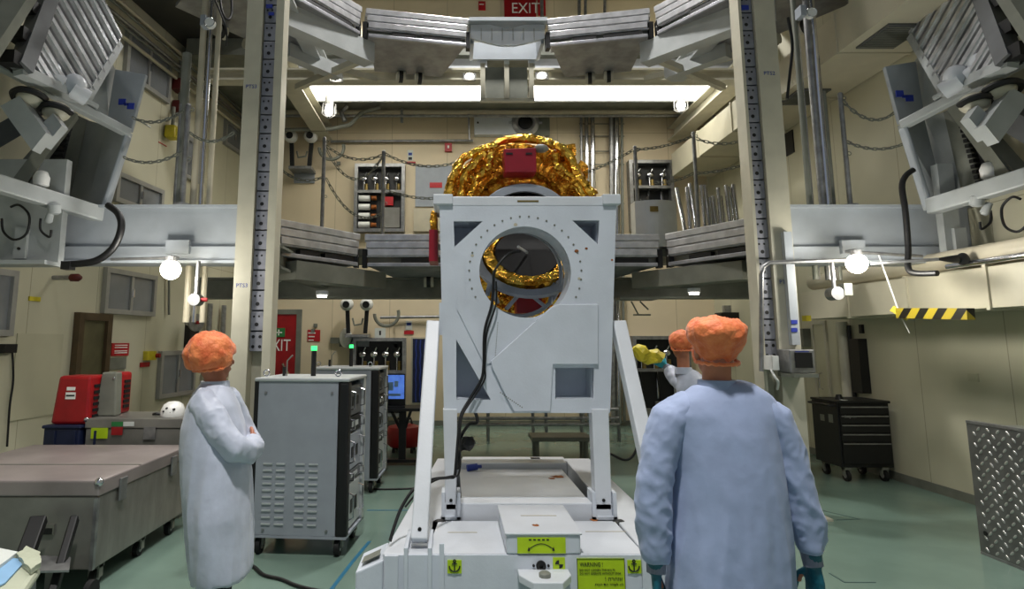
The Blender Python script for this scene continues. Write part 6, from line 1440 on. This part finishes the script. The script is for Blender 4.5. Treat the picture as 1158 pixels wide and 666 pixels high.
    def folds(p, n_):
        low = min(1, max(0, (nk.z-.15-p.z)*2.2))
        a_ = math.atan2(p.y-pv.y, p.x-pv.x)
        d = .011*low*ridge(V((a_*2.6+.4*noise.noise(p*3), p.z*.9, fold_seed)))                     # long hanging folds
        d += .0045*ridge(V(((p.x+p.z*.5)*4.5, p.y*5, (p.z-p.x*.5)*2+fold_seed)))                      # slanting pulls
        d += .0012*ridge(V((p.x*20, p.y*20, p.z*9+fold_seed)))
        return d-.006
    def sfolds(s):
        el, wr, sh = J['el'+s], J['wr'+s], J['sh'+s]
        def f(p, n_):
            w = max(0, 1-(p-el).length/.2)+max(0, 1-(p-wr).length/.2)
            tw = (p.x-el.x)*9+(p.y-el.y)*5
            return .009*w*ridge(V((p.z*16+tw, fold_seed*3+.3*p.x, p.y*4)))+.007*ridge(V((p.z*7+p.x*9, p.y*8, fold_seed)))+.003*ridge(V((p.x*24, p.y*24, p.z*20)))-.006
        return f
    co = remesh(c, 'coat', coat_m, t, vox, 5, folds)
    for s in ('L','R'):
        sm = MB().tube([p for p, r in J['sleeve'+s]], [r for p, r in J['sleeve'+s]], 20); sm.sphere(J['sleeve'+s][0][0], J['sleeve'+s][0][1]*1.0, 16, 10)
        remesh(sm, 'sleeve', coat_m, t, vox*.75, 4, sfolds(s))
    # collar band
    col_ = MB(); kk = 28; r0 = []
    for z_, r_ in ((-.03,.083),(.03,.074),(.032,.066),(-.03,.074)):
        r0.append([nk+V((0,0,z_))+X*math.cos(2*PI*i/kk)*r_+Yf*math.sin(2*PI*i/kk)*r_*1.02 for i in range(kk)])
    col_.loft(r0+[r0[0]], False); col_.build('collar', coat_m, t, True)
    cap_fn(t, hd, HM)
    return t
def bouffant(sc, lift, seed, square=0.0, back=.0):
    def f(t, hd, HM):
        m = MB().sphere(hd+HM@V((0,-.02+back,.035+lift)), (.105*sc[0],.120*sc[1],.105*sc[2]), 60, 44, HM)
        o = m.build('bouffant_cap', 'orange_cap', t, True); org = ORG[t]; Hi = HM.transposed()
        for v in o.data.vertices:
            q = Hi@(v.co+org-hd)                 # head space
            if square > 0:                        # boxy pleated crown
                if q.z > .02: e = 1+square*.25*min(1,(q.z-.02)/.08); q.x *= e; q.y *= e
                q.z = min(q.z, .135+.012*noise.noise(q*14))
            q = q+q.normalized()*(noise.noise(V((q.x*24, q.y*24, q.z*24+seed)))*.010+noise.noise(V((math.atan2(q.y,q.x)*7, q.z*9, seed)))*.008)
            # face opening: pull the front lower part up and inwards
            if q.z < -.035: k = (-.035-q.z); q.z = -.035-k*(.55 if square else .35); q.x *= 1-k*(.3 if square else 1.6); q.y *= 1-k*(.3 if square else 1.2)
            if q.y > .05 and q.z < .02: q.y = .05+(q.y-.05)*.3
            v.co = hd+HM@q-org
        # gathered band
        rim = []
        for i in range(40):
            a_ = 2*PI*i/40; y_ = math.sin(a_); rim.append(hd+HM@V((math.cos(a_)*.088*sc[0], y_*.098-.012, -.045+.075*max(0,y_)+.003*math.sin(a_*22))))
        MB().tube(rim+[rim[0]], .008, 6).build('elastic_band', 'orange_cap', o, True)
    return f
# --- near person on the right, seen from behind
YP = 2.6
q = lambda x, y, dy=0: P(x, y, YP+dy)
hd = q(808, 396); nk = q(811, 438, -.005)
J = dict(head=hd, neck=nk, chest=q(822, 480), pelvis=V((q(826,640).x, YP, .95)),
    shL=q(760,472), elL=q(741,560,.0), wrL=q(742,648,-.04), shR=q(872,472), elR=q(902,560), wrR=q(920,640,-.04))
J['handL'] = (V((.02,.05,-1)), V((.35,1,0)), V((-1,.3,0)), .35); J['handR'] = (V((.03,.05,-1)), V((-.35,1,0)), V((1,.3,0)), .35)
def tz(x0, x1, y, dep, dy=0): a = q(x0, y); b = q(x1, y); return ((a+b)/2+V((0,dy,0)), ((b.x-a.x)/2, dep))
J['torso'] = [tz(752,897,735,.19), tz(755,896,690,.19), tz(757,893,640,.185), tz(759,888,580,.175), tz(759,884,530,.165), tz(754,882,490,.15), tz(744,888,466,.13), tz(757,872,449,.11), tz(772,852,438,.09), tz(784,838,432,.078)]
J['sleeveL'] = [(q(777,466,.0),.085),(q(758,475,-.01),.084),(q(746,510,-.02),.076),(q(740,545,-.03),.071),(q(739,575,-.03),.070),(q(739,600,-.03),.068),(q(741,622,-.035),.060),(q(742,636,-.04),.048)]
J['sleeveR'] = [(q(853,466,.0),.085),(q(873,475,-.01),.084),(q(888,510,-.02),.076),(q(899,545,-.03),.071),(q(907,575,-.03),.070),(q(913,597,-.03),.068),(q(918,614,-.035),.060),(q(920,625,-.04),.047)]
person('person', 'person seen from behind in pale blue coat, square orange cap and teal gloves', J, 0, 'coat', 'glove', bouffant((.95,.95,1.0), .015, 3, 1.0), fold_seed=1, head_pitch=.10)
# --- left person in profile, arms folded
YP = 3.5
hd = q(242, 407, .0); nk = q(243, 437)
J = dict(head=hd, neck=nk, chest=q(243, 480), pelvis=V((q(246,600).x, YP, .93)),
    shL=q(256,474,.13), elL=q(280,505,.17), wrL=q(276,502,.04), shR=q(238,476,-.11), elR=q(266,512,-.12), wrR=q(285,500,.08))
J['handR'] = (V((-.15,1,.05)), V((0,0,1)), V((1,.1,0)), .3); J['handL'] = (V((-.1,-.3,-1)), V((0,-1,0)), V((1,0,0)), .3)
J['torso'] = [tz(219,283,648,.26), tz(216,284,625,.26), tz(212,284,580,.26), tz(208,283,540,.24), tz(206,279,505,.22), tz(207,276,480,.205), tz(212,270,458,.19), tz(219,265,445,.14), tz(229,258,432,.075)]
# local side axis runs into depth for this pose: swap radii
J['torso'] = [(p, (r[1], r[0])) for p, r in J['torso']]
J['sleeveR'] = [(q(232,456,-.10),.085),(q(240,472,-.14),.085),(q(252,492,-.16),.075),(q(267,508,-.16),.072),(q(279,511,-.10),.070),(q(286,505,-.02),.060),(q(286,501,.05),.045)]
J['sleeveL'] = [(q(256,452,.12),.08),(q(266,468,.18),.078),(q(275,488,.2),.07),(q(282,502,.18),.066),(q(280,506,.1),.06),(q(276,503,.02),.045)]
person('person', 'person on the left with folded arms, pale coat and round orange cap', J, -PI/2+.25, 'coat_pale', None, bouffant((1.22,1.16,1.22), .0, 8), fold_seed=4, head_pitch=.12, head_yaw=-.72)
# --- far person behind, arm raised with yellow cloth
YP = 6.0
hd = q(770, 391); nk = q(773, 419)
J = dict(head=hd, neck=nk, chest=q(782, 440), pelvis=V((q(784,500).x, YP, .94)),
    shL=q(775,440), elL=q(765,430,.12), wrL=q(753,414,.24), shR=q(800,436), elR=q(805,470), wrR=q(800,498,.1))
J['handL'] = (V((-.8,.3,.5)), V((0,.3,1)), V((.3,-1,0)), .7); J['handR'] = (V((0,.2,-1)), V((-.3,1,0)), V((1,.2,0)), .4)
J['torso'] = [tz(758,806,560,.19), tz(760,806,530,.18), tz(762,805,500,.17), tz(763,804,470,.155), tz(765,803,448,.14), tz(762,800,433,.13), tz(762,790,425,.10), tz(765,782,419,.075)]
J['sleeveL'] = [(q(775,436),.085),(q(769,432,.05),.08),(q(763,426,.12),.07),(q(757,418,.20),.055)]
J['sleeveR'] = [(q(796,438),.085),(q(802,450),.08),(q(805,470),.068),(q(802,488,.05),.055)]
pf = person('person', 'partly hidden person behind, raising a gloved hand with a yellow cloth', J, .35, 'coat_pale', 'glove_cyan', bouffant((1.1,1.05,1.0), .01, 5), fold_seed=7, vox=.016)
c = [P(749,405,6.2), P(742,402,6.2), P(733,404,6.2), P(724,398,6.2), P(717,392,6.2)]
o = dense(MB().tube(c, [.05,.07,.075,.07,.05], 10), 'yellow_cloth', 'yellow', None, 2, .03, 12, 2); tag(o, 'bright yellow cloth held up in the cyan glove of the far person', 'cloth')
# ============================================================ lighting
for k, (x, y, e) in enumerate([(-2.2, 5.6, 50), (2.6, 5.6, 30), (-0.2, 0.6, 290), (0.7, 7.6, 260), (-2.4, 11.6, 230), (3.9, 11.6, 230)]):
    unseen_bay(x, y, e, 'unseen domed lamp added under the ceiling, ' + ['left front', 'right front', 'centre front fill', 'centre back', 'left rear', 'right rear'][k] + ' one', 100 if k == 2 else 150)  # unseen lamps; the centre front one is fill added for stand and racks
w = bpy.data.worlds.new('world'); SC.world = w; w.use_nodes = True
w.node_tree.nodes['Background'].inputs[0].default_value = (.75, .85, 1, 1); w.node_tree.nodes['Background'].inputs[1].default_value = 0.27
SC.view_settings.exposure = -0.08
try: SC.cycles.use_denoising = True; SC.cycles.sample_clamp_indirect = 4
except Exception: pass
